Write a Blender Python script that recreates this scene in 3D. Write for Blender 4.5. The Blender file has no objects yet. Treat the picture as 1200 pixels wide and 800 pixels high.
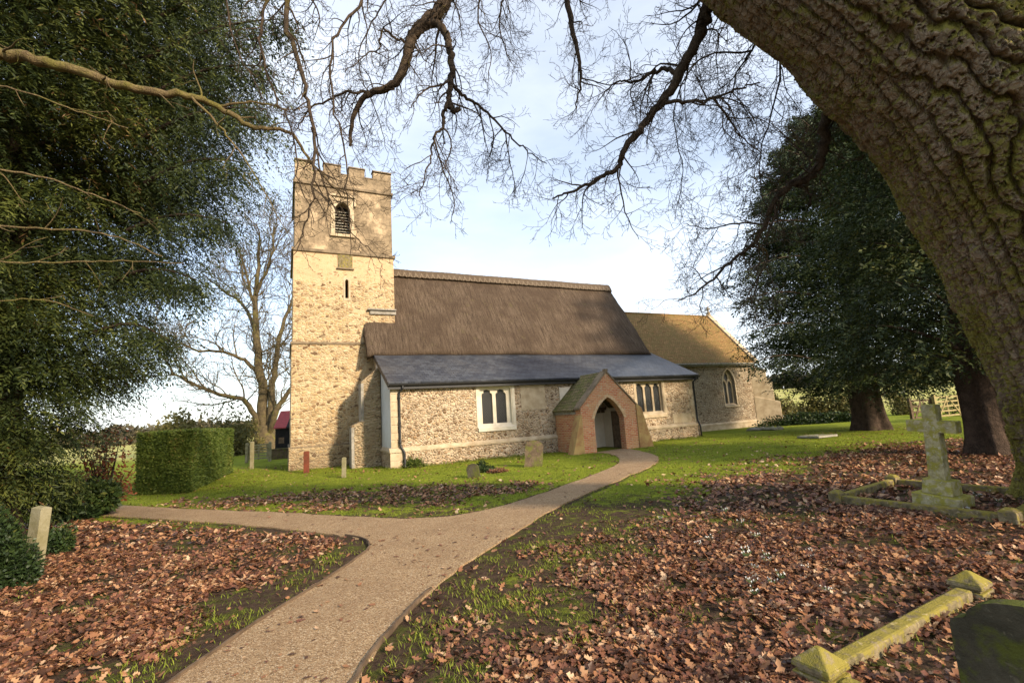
import bpy, math, random
import numpy as np
from mathutils import Vector, Matrix, Euler

random.seed(7)
rs = np.random.RandomState(11)
S = bpy.context.scene
COL = S.collection
R = math.radians

# ------------------------------------------------------------------ camera
F, PITCH, ROLL, H = 551.36, 0.1529, 0.0625, 1.8
cam_d = bpy.data.cameras.new('camera')
cam = bpy.data.objects.new('camera', cam_d)
COL.objects.link(cam)
cam_d.sensor_width = 36.0
cam_d.lens = F / 1200 * 36
cam_d.clip_start = 0.05
cam_d.clip_end = 3000
cam.location = (0, 0, H)
cam.rotation_euler = (Matrix.Rotation(math.pi / 2 + PITCH, 3, 'X') @ Matrix.Rotation(-ROLL, 3, 'Z')).to_euler()
S.camera = cam

# ------------------------------------------------------------------ light
SUN_AZ_X, SUN_AZ_Y, SUN_EL = 0.74, -0.67, R(26)
_n = math.hypot(SUN_AZ_X, SUN_AZ_Y)
SUNV = Vector((SUN_AZ_X / _n * math.cos(SUN_EL), SUN_AZ_Y / _n * math.cos(SUN_EL), math.sin(SUN_EL)))
SUN_STR, SKY_STR, EXPO = 3.7, 0.15, 0.95
sun_d = bpy.data.lights.new('sun', 'SUN')
sun_d.energy = SUN_STR
sun_d.angle = R(4)
sun_d.color = (1.0, 0.82, 0.60)
sun = bpy.data.objects.new('sun', sun_d)
COL.objects.link(sun)
sun.rotation_euler = SUNV.to_track_quat('Z', 'Y').to_euler()
sun.location = (20, -20, 30)

W = bpy.data.worlds.new('World')
S.world = W
W.use_nodes = True
nt = W.node_tree
for n in list(nt.nodes):
    nt.nodes.remove(n)
out = nt.nodes.new('ShaderNodeOutputWorld')
bg = nt.nodes.new('ShaderNodeBackground')
sky = nt.nodes.new('ShaderNodeTexSky')
sky.sky_type = 'NISHITA'
sky.sun_disc = False
sky.sun_elevation = SUN_EL
sky.sun_rotation = math.atan2(SUN_AZ_X, SUN_AZ_Y)
sky.air_density = 1.0
sky.dust_density = 1.2
sky.ozone_density = 1.2
# thin high cloud veil over the sky
tc = nt.nodes.new('ShaderNodeTexCoord')
mp = nt.nodes.new('ShaderNodeMapping')
mp.inputs['Scale'].default_value = (1.0, 1.0, 3.0)
nz = nt.nodes.new('ShaderNodeTexNoise')
nz.inputs['Scale'].default_value = 1.1
nz.inputs['Detail'].default_value = 7
nz.inputs['Roughness'].default_value = 0.55
rmp = nt.nodes.new('ShaderNodeValToRGB')
rmp.color_ramp.elements[0].position = 0.30
rmp.color_ramp.elements[0].color = (0.22, 0.22, 0.22, 1)
rmp.color_ramp.elements[1].position = 0.72
rmp.color_ramp.elements[1].color = (0.85, 0.85, 0.85, 1)
mx = nt.nodes.new('ShaderNodeMix')
mx.data_type = 'RGBA'
mx.inputs[7].default_value = (4.7, 4.95, 5.35, 1)
L = nt.links.new
L(tc.outputs['Generated'], mp.inputs['Vector'])
L(mp.outputs[0], nz.inputs['Vector'])
L(nz.outputs[0], rmp.inputs[0])
L(rmp.outputs[0], mx.inputs[0])
L(sky.outputs[0], mx.inputs[6])
L(mx.outputs[2], bg.inputs['Color'])
bg.inputs['Strength'].default_value = SKY_STR
L(bg.outputs[0], out.inputs['Surface'])

vs = S.view_settings
vs.view_transform = 'Standard'
try:
    vs.look = 'None'
except Exception:
    pass
vs.gamma = 1
vs.use_curve_mapping = False
vs.exposure = EXPO
S.cycles.max_bounces = 5
S.cycles.diffuse_bounces = 3
S.cycles.transparent_max_bounces = 6

# ------------------------------------------------------------------ survey helpers (the place was measured from where the camera stands)
def ray(x, y):
    a = (x - 600) / F
    b = (400 - y) / F
    c, s = math.cos(ROLL), math.sin(ROLL)
    a2 = a * c + b * s
    b2 = -a * s + b * c
    return np.array([a2, math.cos(PITCH) - b2 * math.sin(PITCH), math.sin(PITCH) + b2 * math.cos(PITCH)])

def G(x, y, z=0.0):
    r = ray(x, y)
    t = (z - H) / r[2]
    return (r[0] * t, r[1] * t)

def at(x, y, d):
    r = ray(x, y)
    t = d / r[1]
    return np.array([r[0] * t, d, H + r[2] * t])

CX, CY, PSI = -4.934, 18.702, 0.4536
UX, UY = math.cos(PSI), math.sin(PSI)

# ------------------------------------------------------------------ mesh builder
class MB:
    def __init__(s):
        s.v = []
        s.f = []
        s.n = 0
        s.att = {}
        s.nf = 0
    def add(s, verts, faces, **att):
        verts = np.asarray(verts, float).reshape(-1, 3)
        s.v.append(verts)
        for f in faces:
            s.f.append([i + s.n for i in f])
        s.n += len(verts)
        s.nf += len(faces)
        for k, a in att.items():
            s.att.setdefault(k, []).extend([a] * len(faces) if np.isscalar(a) else list(a))
        return s
    def hexa(s, b, t):
        """b, t: four points each, same winding (counter-clockwise from above)"""
        return s.add(list(b) + list(t), [(3, 2, 1, 0), (4, 5, 6, 7), (0, 1, 5, 4), (1, 2, 6, 5), (2, 3, 7, 6), (3, 0, 4, 7)])
    def box(s, x0, x1, y0, y1, z0, z1):
        return s.hexa([(x0, y0, z0), (x1, y0, z0), (x1, y1, z0), (x0, y1, z0)], [(x0, y0, z1), (x1, y0, z1), (x1, y1, z1), (x0, y1, z1)])
    def frust(s, x0, x1, y0, y1, z0, z1, e):
        return s.hexa([(x0, y0, z0), (x1, y0, z0), (x1, y1, z0), (x0, y1, z0)], [(x0 + e, y0 + e, z1), (x1 - e, y0 + e, z1), (x1 - e, y1 - e, z1), (x0 + e, y1 - e, z1)])
    def prism(s, poly, a0, a1, axis='x'):
        """poly in the plane across `axis`, swept from a0 to a1"""
        n = len(poly)
        def P(p, a):
            if axis == 'x': return (a, p[0], p[1])
            if axis == 'y': return (p[0], a, p[1])
            return (p[0], p[1], a)
        vv = [P(p, a0) for p in poly] + [P(p, a1) for p in poly]
        ff = [tuple(range(n - 1, -1, -1)), tuple(range(n, 2 * n))] + [(i, (i + 1) % n, n + (i + 1) % n, n + i) for i in range(n)]
        return s.add(vv, ff)
    def tube(s, pts, rad, k=6, cap=True):
        pts = np.asarray(pts, float)
        n = len(pts)
        rad = np.ones(n) * rad if np.isscalar(rad) else np.asarray(rad, float)
        t = np.gradient(pts, axis=0)
        t /= np.linalg.norm(t, axis=1)[:, None] + 1e-12
        a = np.array([0.31, 0.17, 0.93]) if abs(t[0][2]) < 0.8 else np.array([0.9, 0.3, 0.1])
        u = np.cross(t, a)
        u /= np.linalg.norm(u, axis=1)[:, None] + 1e-12
        w = np.cross(t, u)
        ang = np.arange(k) / k * 2 * math.pi
        V = pts[:, None, :] + rad[:, None, None] * (np.cos(ang)[None, :, None] * u[:, None, :] + np.sin(ang)[None, :, None] * w[:, None, :])
        ff = []
        for i in range(n - 1):
            for j in range(k):
                j2 = (j + 1) % k
                ff.append((i * k + j, i * k + j2, (i + 1) * k + j2, (i + 1) * k + j))
        if cap:
            ff.append(tuple(range(k - 1, -1, -1)))
            ff.append(tuple((n - 1) * k + j for j in range(k)))
        return s.add(V.reshape(-1, 3), ff)
    def plate(s, outer, holes, t0, t1, plane='xz'):
        """a slab with holes. outline (a, b) in `plane`; thickness from t0 to t1 along the third axis"""
        cu = bpy.data.curves.new('tmp', 'CURVE')
        cu.dimensions = '2D'
        cu.fill_mode = 'BOTH'
        cu.extrude = abs(t1 - t0) / 2
        for loop in [outer] + list(holes):
            sp = cu.splines.new('POLY')
            sp.points.add(len(loop) - 1)
            for p, q in zip(sp.points, loop):
                p.co = (q[0], q[1], 0, 1)
            sp.use_cyclic_u = True
        o = bpy.data.objects.new('tmp', cu)
        COL.objects.link(o)
        me = bpy.data.meshes.new_from_object(o)
        m = (t0 + t1) / 2
        vv = []
        for v in me.vertices:
            a, b, c = v.co
            if plane == 'xz': vv.append((a, m + c, b))
            elif plane == 'yz': vv.append((m + c, a, b))
            else: vv.append((a, b, m + c))
        ff = [tuple(p.vertices) for p in me.polygons]
        bpy.data.objects.remove(o)
        bpy.data.curves.remove(cu)
        bpy.data.meshes.remove(me)
        return s.add(vv, ff)
    def build(s, name, mat, parent=None, smooth=False, fix=True, bevel=0):
        me = bpy.data.meshes.new(name)
        V = np.concatenate(s.v) if s.v else np.zeros((0, 3))
        me.from_pydata(V.tolist(), [], s.f)
        for k, a in s.att.items():
            if len(a) == s.nf:
                at_ = me.attributes.new(k, 'FLOAT', 'FACE')
                at_.data.foreach_set('value', np.asarray(a, np.float32))
        if fix:
            import bmesh
            bm = bmesh.new()
            bm.from_mesh(me)
            bmesh.ops.recalc_face_normals(bm, faces=bm.faces)
            bm.to_mesh(me)
            bm.free()
        me.update()
        if smooth:
            me.polygons.foreach_set('use_smooth', [True] * len(me.polygons))
        me.materials.append(mat)
        o = bpy.data.objects.new(name, me)
        COL.objects.link(o)
        if parent is not None:
            o.parent = parent
        if bevel:
            b = o.modifiers.new('bevel', 'BEVEL')
            b.width = bevel
            b.segments = 2
            b.limit_method = 'ANGLE'
        return o

def fast_mesh(name, V, nper, mat, parent=None, att=None, smooth=False, faces_idx=None):
    """V (N, nper, 3): N separate polygons of nper corners, or with faces_idx a list of index tuples per element"""
    N, K, _ = V.shape
    me = bpy.data.meshes.new(name)
    if faces_idx is None:
        faces_idx = [tuple(range(K))]
    me.vertices.add(N * K)
    me.vertices.foreach_set('co', V.reshape(-1).astype(np.float32))
    tot = sum(len(f) for f in faces_idx)
    nf = len(faces_idx)
    fi = np.concatenate([np.array(f) for f in faces_idx])
    loops = (np.arange(N)[:, None] * K + fi[None, :]).reshape(-1)
    me.loops.add(N * tot)
    me.loops.foreach_set('vertex_index', loops.astype(np.int32))
    st = np.cumsum([0] + [len(f) for f in faces_idx])[:-1]
    starts = (np.arange(N)[:, None] * tot + st[None, :]).reshape(-1)
    me.polygons.add(N * nf)
    me.polygons.foreach_set('loop_start', starts.astype(np.int32))
    try:
        me.polygons.foreach_set('loop_total', np.tile([len(f) for f in faces_idx], N).astype(np.int32))
    except Exception:
        pass
    me.update(calc_edges=True)
    if att:
        for k, a in att.items():
            at_ = me.attributes.new(k, 'FLOAT', 'FACE')
            at_.data.foreach_set('value', np.repeat(np.asarray(a, np.float32), nf))
    if smooth:
        me.polygons.foreach_set('use_smooth', [True] * len(me.polygons))
    me.materials.append(mat)
    o = bpy.data.objects.new(name, me)
    COL.objects.link(o)
    if parent is not None:
        o.parent = parent
    return o

def tag(o, label=None, cat=None, group=None, kind=None):
    if label: o['label'] = label
    if cat: o['category'] = cat
    if group: o['group'] = group
    if kind: o['kind'] = kind
    return o

def thing(name, label, cat, loc=(0, 0, 0), rz=0, group=None):
    o = bpy.data.objects.new(name, None)
    o.empty_display_size = 0.3
    COL.objects.link(o)
    o.location = loc
    o.rotation_euler = (0, 0, rz)
    return tag(o, label, cat, group)

def dup(root, loc, rz, label=None, scale=None):
    r = root.copy()
    COL.objects.link(r)
    r.location = loc
    r.rotation_euler = (0, 0, rz)
    if scale: r.scale = (scale,) * 3
    if label: r['label'] = label
    for ch in list(root.children):
        c = ch.copy()
        COL.objects.link(c)
        c.parent = r
        for g in ch.children:
            d = g.copy()
            COL.objects.link(d)
            d.parent = c
    return r

# ------------------------------------------------------------------ materials
class Mat:
    def __init__(s, name, rough=0.9, spec=0.2):
        s.m = bpy.data.materials.new(name)
        s.m.use_nodes = True
        s.t = s.m.node_tree
        s.b = s.t.nodes['Principled BSDF']
        s.b.inputs['Roughness'].default_value = rough
        s.b.inputs['Specular IOR Level'].default_value = spec
        s._tc = None
    def N(s, ty, **kw):
        n = s.t.nodes.new(ty)
        for k, v in kw.items(): setattr(n, k, v)
        return n
    def L(s, a, b):
        s.t.links.new(a, b)
    def put(s, sock, v):
        if isinstance(v, (int, float)): sock.default_value = v
        elif isinstance(v, tuple):
            sock.default_value = v if len(v) == len(sock.default_value) else tuple(v) + (1,)
        else: s.L(v, sock)
    def co(s, scale=(1, 1, 1), kind='Object', loc=(0, 0, 0), rot=(0, 0, 0)):
        if s._tc is None: s._tc = s.N('ShaderNodeTexCoord')
        m = s.N('ShaderNodeMapping')
        m.inputs['Scale'].default_value = scale
        m.inputs['Location'].default_value = loc
        m.inputs['Rotation'].default_value = rot
        s.L(s._tc.outputs[kind], m.inputs['Vector'])
        return m.outputs[0]
    def noise(s, vec, scale, detail=4, rough=0.55, col=False):
        n = s.N('ShaderNodeTexNoise')
        s.L(vec, n.inputs['Vector'])
        n.inputs['Scale'].default_value = scale
        n.inputs['Detail'].default_value = detail
        n.inputs['Roughness'].default_value = rough
        return n.outputs[1 if col else 0]
    def warp(s, vec, scale, amt):
        n = s.noise(vec, scale, 2, 0.5, True)
        a = s.N('ShaderNodeVectorMath', operation='MULTIPLY_ADD')
        s.L(n, a.inputs[0])
        a.inputs[1].default_value = (amt,) * 3
        s.L(vec, a.inputs[2])
        return a.outputs[0]
    def vor(s, vec, scale, feature='F1'):
        n = s.N('ShaderNodeTexVoronoi', feature=feature)
        s.L(vec, n.inputs['Vector'])
        n.inputs['Scale'].default_value = scale
        return n
    def ramp(s, fac, stops, interp='LINEAR'):
        n = s.N('ShaderNodeValToRGB')
        cr = n.color_ramp
        cr.interpolation = interp
        while len(cr.elements) < len(stops): cr.elements.new(0.5)
        for e, (p, c) in zip(cr.elements, stops):
            e.position = p
            e.color = (c, c, c, 1) if isinstance(c, (int, float)) else tuple(c) + (1,)
        s.L(fac, n.inputs[0])
        return n.outputs[0]
    def mix(s, fac, a, b, mode='MIX'):
        n = s.N('ShaderNodeMix', data_type='RGBA', blend_type=mode)
        s.put(n.inputs[0], fac)
        s.put(n.inputs[6], a)
        s.put(n.inputs[7], b)
        return n.outputs[2]
    def math(s, op, a, b=0.0, c=None, clamp=False):
        n = s.N('ShaderNodeMath', operation=op, use_clamp=clamp)
        s.put(n.inputs[0], a)
        s.put(n.inputs[1], b)
        if c is not None: s.put(n.inputs[2], c)
        return n.outputs[0]
    def attr(s, name):
        n = s.N('ShaderNodeAttribute', attribute_name=name)
        return n.outputs['Fac']
    def xyz(s, kind='Object'):
        if s._tc is None: s._tc = s.N('ShaderNodeTexCoord')
        n = s.N('ShaderNodeSeparateXYZ')
        s.L(s._tc.outputs[kind], n.inputs[0])
        return n.outputs
    def comb(s, x, y, z=0.0):
        n = s.N('ShaderNodeCombineXYZ')
        for i, v in enumerate((x, y, z)): s.put(n.inputs[i], v)
        return n.outputs[0]
    def normal_z(s):
        g = s.N('ShaderNodeNewGeometry')
        n = s.N('ShaderNodeSeparateXYZ')
        s.L(g.outputs['Normal'], n.inputs[0])
        return n.outputs[2]
    def bump(s, h, dist=0.02, strength=1.0):
        n = s.N('ShaderNodeBump')
        n.inputs['Distance'].default_value = dist
        n.inputs['Strength'].default_value = strength
        s.L(h, n.inputs['Height'])
        s.L(n.outputs[0], s.b.inputs['Normal'])
    def col(s, c):
        s.put(s.b.inputs['Base Color'], c)
        return s
    def translucent(s, c, f=0.25):
        t = s.N('ShaderNodeBsdfTranslucent')
        s.put(t.inputs['Color'], c)
        mm = s.N('ShaderNodeMixShader')
        mm.inputs[0].default_value = f
        s.L(s.b.outputs[0], mm.inputs[1])
        s.L(t.outputs[0], mm.inputs[2])
        o = [n for n in s.t.nodes if n.type == 'OUTPUT_MATERIAL'][0]
        s.L(mm.outputs[0], o.inputs['Surface'])

def rubble(name, size=7.0, stones=None, mortar=(0.52, 0.42, 0.29), mort_w=0.10, tint=None, squash=1.35, bump=0.03, warm=0.35):
    m = Mat(name, 0.95, 0.1)
    v = m.co((1, 1, squash))
    v = m.warp(v, 1.1, 0.35)
    v = m.warp(v, 3.0, 0.16)
    v = m.warp(v, 11.0, 0.05)
    vo = m.vor(v, size)
    ed = m.vor(v, size, 'DISTANCE_TO_EDGE')
    sep = m.N('ShaderNodeSeparateColor')
    m.L(vo.outputs['Color'], sep.inputs[0])
    stones = stones or [(0.0, (0.13, 0.075, 0.04)), (0.16, (0.17, 0.10, 0.055)), (0.27, (0.40, 0.26, 0.145)), (0.5, (0.54, 0.38, 0.23)), (0.8, (0.64, 0.49, 0.33)), (1, (0.68, 0.56, 0.42))]
    c = m.ramp(sep.outputs[0], stones)
    c = m.mix(m.math('MULTIPLY', m.noise(v, 26, 3), 0.3), c, (0.3, 0.2, 0.11), 'MIX')
    mm = m.ramp(ed.outputs[0], [(0.0, 1.0), (mort_w, 0.9), (mort_w + 0.1, 0.0)])
    # dark flints and open joints sprinkled through the face
    fv = m.vor(v, size * 1.45)
    fs = m.N('ShaderNodeSeparateColor')
    m.L(fv.outputs['Color'], fs.inputs[0])
    fl_ = m.math('MULTIPLY', m.ramp(fs.outputs[0], [(0.17, 1.0), (0.20, 0.0)]), m.ramp(fv.outputs[0], [(0.28, 1.0), (0.40, 0.0)]))
    # mortar that smears over some stones
    sm = m.ramp(m.noise(m.co(), 1.3, 5, 0.6), [(0.42, 0.0), (0.62, 0.75)])
    mm2 = m.math('MAXIMUM', mm, m.math('MULTIPLY', sm, m.ramp(sep.outputs[1], [(0.35, 0.0), (0.5, 0.9)])))
    c = m.mix(mm2, c, mortar)
    c = m.mix(m.math('MULTIPLY', fl_, 0.85), c, (0.075, 0.045, 0.03))
    big = m.noise(m.co(), 0.55, 5, 0.65)
    c = m.mix(m.ramp(big, [(0.40, 0.0), (0.70, warm)]), c, tint or (0.30, 0.20, 0.11))
    m.col(c)
    h = m.math('SUBTRACT', m.math('MULTIPLY', m.ramp(ed.outputs[0], [(0, 0.0), (0.25, 1.0)]), 1.0), m.math('MULTIPLY', m.noise(v, 30, 4), -0.5))
    m.bump(h, bump * 1.8)
    return m

def mat_plain(name, c, c2=None, rough=0.9, scale=6, spec=0.2, bump=0.004, bscale=40, lo=0.4, hi=0.65):
    m = Mat(name, rough, spec)
    c2 = c2 or tuple(x * 0.6 for x in c)
    v = m.co()
    k = m.mix(m.ramp(m.noise(v, scale, 6, 0.6), [(lo, 0.0), (hi, 1.0)]), c, c2)
    m.col(m.mix(m.math('MULTIPLY', m.noise(v, scale * 9, 3), 0.35), k, tuple(x * 0.45 for x in c)))
    m.bump(m.noise(v, bscale, 5), bump)
    return m

class Library(dict):
    def __setitem__(s, k, v):
        dict.__setitem__(s, k, getattr(v, 'm', v))
MT = Library()
AISLE = rubble('aisle_rubble', 7.0, mort_w=0.07, mortar=(0.60, 0.48, 0.34))
MT['aisle'] = AISLE.m
# the eastern bays of the aisle are greyer and more rendered
MT['chancel'] = rubble('chancel_rubble', 6.2, [(0.0, (0.13, 0.09, 0.055)), (0.18, (0.26, 0.18, 0.11)), (0.4, (0.46, 0.36, 0.24)), (0.8, (0.60, 0.50, 0.36)), (1, (0.68, 0.60, 0.48))], (0.44, 0.36, 0.26), 0.09, squash=1.6, bump=0.04).m
MT['buttress'] = rubble('buttress_rubble', 5.5, [(0.0, (0.15, 0.10, 0.06)), (0.3, (0.34, 0.24, 0.14)), (0.7, (0.45, 0.35, 0.22)), (1, (0.5, 0.42, 0.3))], (0.42, 0.34, 0.22), 0.10, squash=1.8).m

# tower: rubble below, old render on the bell stage
def tower_mat():
    m = Mat('tower_stone', 0.95, 0.1)
    v = m.co((1, 1, 1.55))
    v = m.warp(v, 1.0, 0.4)
    v = m.warp(v, 3.0, 0.2)
    vo = m.vor(v, 5.6)
    ed = m.vor(v, 5.6, 'DISTANCE_TO_EDGE')
    sep = m.N('ShaderNodeSeparateColor')
    m.L(vo.outputs['Color'], sep.inputs[0])
    c = m.ramp(sep.outputs[0], [(0.0, (0.11, 0.065, 0.035)), (0.16, (0.27, 0.17, 0.09)), (0.35, (0.46, 0.32, 0.165)), (0.75, (0.52, 0.38, 0.21)), (1, (0.55, 0.44, 0.28))])
    mort = m.ramp(ed.outputs[0], [(0.0, 1.0), (0.08, 0.85), (0.17, 0.0)])
    c = m.mix(mort, c, (0.54, 0.43, 0.27))
    X, Y, Z = m.xyz()
    n1 = m.noise(m.co(), 0.8, 6, 0.62)
    n2 = m.noise(m.co(), 2.6, 6, 0.6)
    # greyer, dirtier foot of the wall and a course of older stone
    foot = m.ramp(m.math('ADD', m.math('MULTIPLY', Z, 0.25), m.math('MULTIPLY', n1, 0.9)), [(0.45, 1.0), (0.95, 0.0)])
    c = m.mix(m.math('MULTIPLY', foot, 0.65), c, (0.15, 0.115, 0.08))
    c = m.mix(m.ramp(m.noise(m.co((1,1,2), loc=(1,6,2)), 1.5, 7, 0.72), [(0.50, 0.0), (0.66, 0.55)]), c, (0.22, 0.145, 0.08))
    # cream render clinging below the middle string
    zz = m.math('ADD', Z, m.math('MULTIPLY', m.math('SUBTRACT', n2, 0.5), 3.4))
    cream = m.ramp(m.math('MULTIPLY', zz, 0.1), [(0.83, 0.0), (0.89, 1.0)])
    c = m.mix(m.math('MULTIPLY', cream, m.ramp(m.noise(m.co(loc=(2,2,8)), 1.7, 7, 0.7), [(0.35, 0.15), (0.6, 0.85)])), c, m.mix(n2, (0.56, 0.42, 0.26), (0.44, 0.31, 0.18)))
    top = m.ramp(m.math('MULTIPLY', Z, 0.1), [(0.994, 0.0), (0.996, 1.0)])
    ren = m.mix(m.ramp(n2, [(0.40, 0.0), (0.60, 1.0)]), (0.28, 0.215, 0.14), (0.15, 0.115, 0.075))
    ren = m.mix(m.ramp(m.noise(m.co((1.6, 1.6, 0.5), loc=(1, 1, 5)), 2.4, 7, 0.7), [(0.50, 0.0), (0.66, 0.6)]), ren, (0.11, 0.085, 0.055))
    ren = m.mix(m.ramp(m.noise(m.co(), 9, 6, 0.7), [(0.45, 0.0), (0.7, 0.6)]), ren, (0.38, 0.29, 0.18))
    ren = m.mix(m.ramp(m.noise(m.co(loc=(3, 7, 1)), 1.1, 8, 0.68), [(0.54, 0.0), (0.64, 0.8)]), ren, (0.55, 0.42, 0.27))
    c = m.mix(top, c, ren)
    m.col(c)
    keep = m.math('SUBTRACT', 1.0, m.math('MAXIMUM', cream, top))
    h = m.math('ADD', m.math('MULTIPLY', m.ramp(ed.outputs[0], [(0, 0.0), (0.2, 1.0)]), keep), m.math('MULTIPLY', m.noise(m.co(), 18, 6, 0.65), 0.7))
    m.bump(h, 0.03)
    return m.m
MT['tower'] = tower_mat()
MT['string'] = mat_plain('string_stone', (0.26, 0.20, 0.13), (0.13, 0.10, 0.065), scale=3)
MT['ashlar'] = mat_plain('pale_ashlar', (0.55, 0.45, 0.31), (0.38, 0.29, 0.18), scale=2.5, bump=0.006)
MT['newstone'] = mat_plain('new_limestone', (0.72, 0.66, 0.53), (0.58, 0.50, 0.37), scale=2.0)
MT['render'] = mat_plain('lime_render', (0.66, 0.66, 0.66), (0.56, 0.55, 0.53), scale=1.2)
MT['lead'] = mat_plain('black_iron', (0.02, 0.02, 0.022), (0.03, 0.03, 0.03), rough=0.5, spec=0.4)
MT['oldwood'] = mat_plain('old_timber', (0.16, 0.11, 0.07), (0.08, 0.055, 0.035))
MT['plaster'] = mat_plain('porch_plaster', (0.80, 0.71, 0.58), (0.70, 0.60, 0.47), scale=1.5)

def slate_mat():
    m = Mat('slate', 0.34, 0.4)
    X, Y, Z = m.xyz()
    v = m.comb(X, m.math('MULTIPLY', Y, 1.1))
    b = m.N('ShaderNodeTexBrick', offset=0.5)
    m.L(v, b.inputs['Vector'])
    b.inputs['Scale'].default_value = 1.0
    b.inputs['Brick Width'].default_value = 0.26
    b.inputs['Row Height'].default_value = 0.21
    b.inputs['Mortar Size'].default_value = 0.007
    b.inputs['Color1'].default_value = (0.035, 0.040, 0.052, 1)
    b.inputs['Color2'].default_value = (0.080, 0.090, 0.105, 1)
    b.inputs['Mortar'].default_value = (0.012, 0.012, 0.015, 1)
    b.inputs['Bias'].default_value = -0.2
    n = m.noise(m.co(), 1.2, 6, 0.6)
    c = m.mix(m.ramp(n, [(0.45, 0.0), (0.7, 0.5)]), b.outputs[0], (0.10, 0.10, 0.10))
    c = m.mix(m.ramp(m.noise(m.co(), 24, 3), [(0.66, 0), (0.72, 0.6)]), c, (0.25, 0.24, 0.18))
    m.col(c)
    # each row tilts up to its lower edge
    row = m.math('FRACT', m.math('DIVIDE', m.math('MULTIPLY', Y, 1.1), 0.21))
    h = m.math('ADD', m.math('MULTIPLY', row, -0.9), m.math('MULTIPLY', b.outputs[1], -0.8))
    h = m.math('ADD', h, m.math('MULTIPLY', m.noise(m.co(), 14, 3), 0.5))
    m.bump(h, 0.012)
    return m.m
MT['slate'] = slate_mat()

def tile_mat(name, c1, c2, moss, mossamt, w=0.17, r=0.11, axis='x', slope=1.0):
    m = Mat(name, 0.9, 0.15)
    X, Y, Z = m.xyz()
    A = X if axis == 'x' else Y
    wz = m.math('ADD', m.math('MULTIPLY', Z, slope), m.math('MULTIPLY', m.noise(m.co(), 1.5, 3), 0.08))
    b = m.N('ShaderNodeTexBrick', offset=0.5)
    m.L(m.comb(A, wz), b.inputs['Vector'])
    b.inputs['Scale'].default_value = 1.0
    b.inputs['Brick Width'].default_value = w
    b.inputs['Row Height'].default_value = r
    b.inputs['Mortar Size'].default_value = 0.012
    b.inputs['Color1'].default_value = c1 + (1,)
    b.inputs['Color2'].default_value = c2 + (1,)
    b.inputs['Mortar'].default_value = tuple(x * 0.3 for x in c1) + (1,)
    n = m.noise(m.co(), 3.0, 7, 0.7)
    c = m.mix(m.ramp(n, [(0.5 - mossamt * 0.3, 0.0), (0.68 - mossamt * 0.2, 0.9)]), b.outputs[0], moss)
    c = m.mix(m.ramp(m.noise(m.co(loc=(5, 2, 9)), 13, 4, 0.7), [(0.56, 0), (0.66, 0.7)]), c, tuple(x * 1.5 for x in c2))
    m.col(c)
    row = m.math('FRACT', m.math('DIVIDE', wz, r))
    h = m.math('ADD', m.math('MULTIPLY', row, -0.8), m.math('MULTIPLY', b.outputs[1], -0.7))
    h = m.math('ADD', h, m.math('MULTIPLY', m.noise(m.co(), 22, 4), 0.9))
    m.bump(h, 0.02)
    return m.m
MT['chancel_tile'] = tile_mat('chancel_tiles', (0.25, 0.135, 0.05), (0.35, 0.21, 0.085), (0.17, 0.125, 0.04), 0.35)
MT['porch_tile'] = tile_mat('porch_tiles', (0.15, 0.115, 0.065), (0.25, 0.19, 0.10), (0.11, 0.115, 0.03), 0.42, axis='y', r=0.13)

def thatch_mat(name='thatch', ridge=False):
    m = Mat(name, 1.0, 0.05)
    a = m.noise(m.co((9, 1.1, 0.8)), 1.5, 6, 0.75)
    f = m.noise(m.co((24, 5, 4)), 2.2, 5, 0.75)
    g = m.noise(m.co(), 0.7, 6, 0.65)
    c = m.mix(m.ramp(a, [(0.38, 0.0), (0.62, 1.0)]), (0.060, 0.043, 0.031), (0.165, 0.122, 0.086))
    c = m.mix(m.ramp(f, [(0.52, 0.0), (0.68, 0.7)]), c, (0.27, 0.205, 0.145))
    c = m.mix(m.ramp(g, [(0.42, 0.0), (0.62, 0.75)]), c, (0.085, 0.06, 0.042))
    c = m.mix(m.ramp(m.noise(m.co(loc=(9, 4, 4)), 2.4, 5, 0.7), [(0.60, 0.0), (0.72, 0.45)]), c, (0.15, 0.13, 0.055))
    if ridge:
        X, Y, Z = m.xyz()
        u = m.math('MULTIPLY', m.math('PINGPONG', X, 0.16), 6.2)
        w = m.math('ABSOLUTE', m.math('SUBTRACT', m.math('MULTIPLY', m.math('SUBTRACT', Z, 9.45), 2.2), m.math('MULTIPLY', u, 0.9)))
        c = m.mix(m.ramp(w, [(0.12, 0.6), (0.2, 0.0)]), m.mix(0.35, c, (0.22, 0.17, 0.12)), (0.30, 0.24, 0.17))
    m.col(c)
    m.bump(m.math('ADD', a, m.math('ADD', f, m.math('MULTIPLY', g, 1.0))), 0.09)
    return m.m
MT['thatch'] = thatch_mat()
MT['ridge'] = thatch_mat('thatch_ridge', True)

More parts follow.
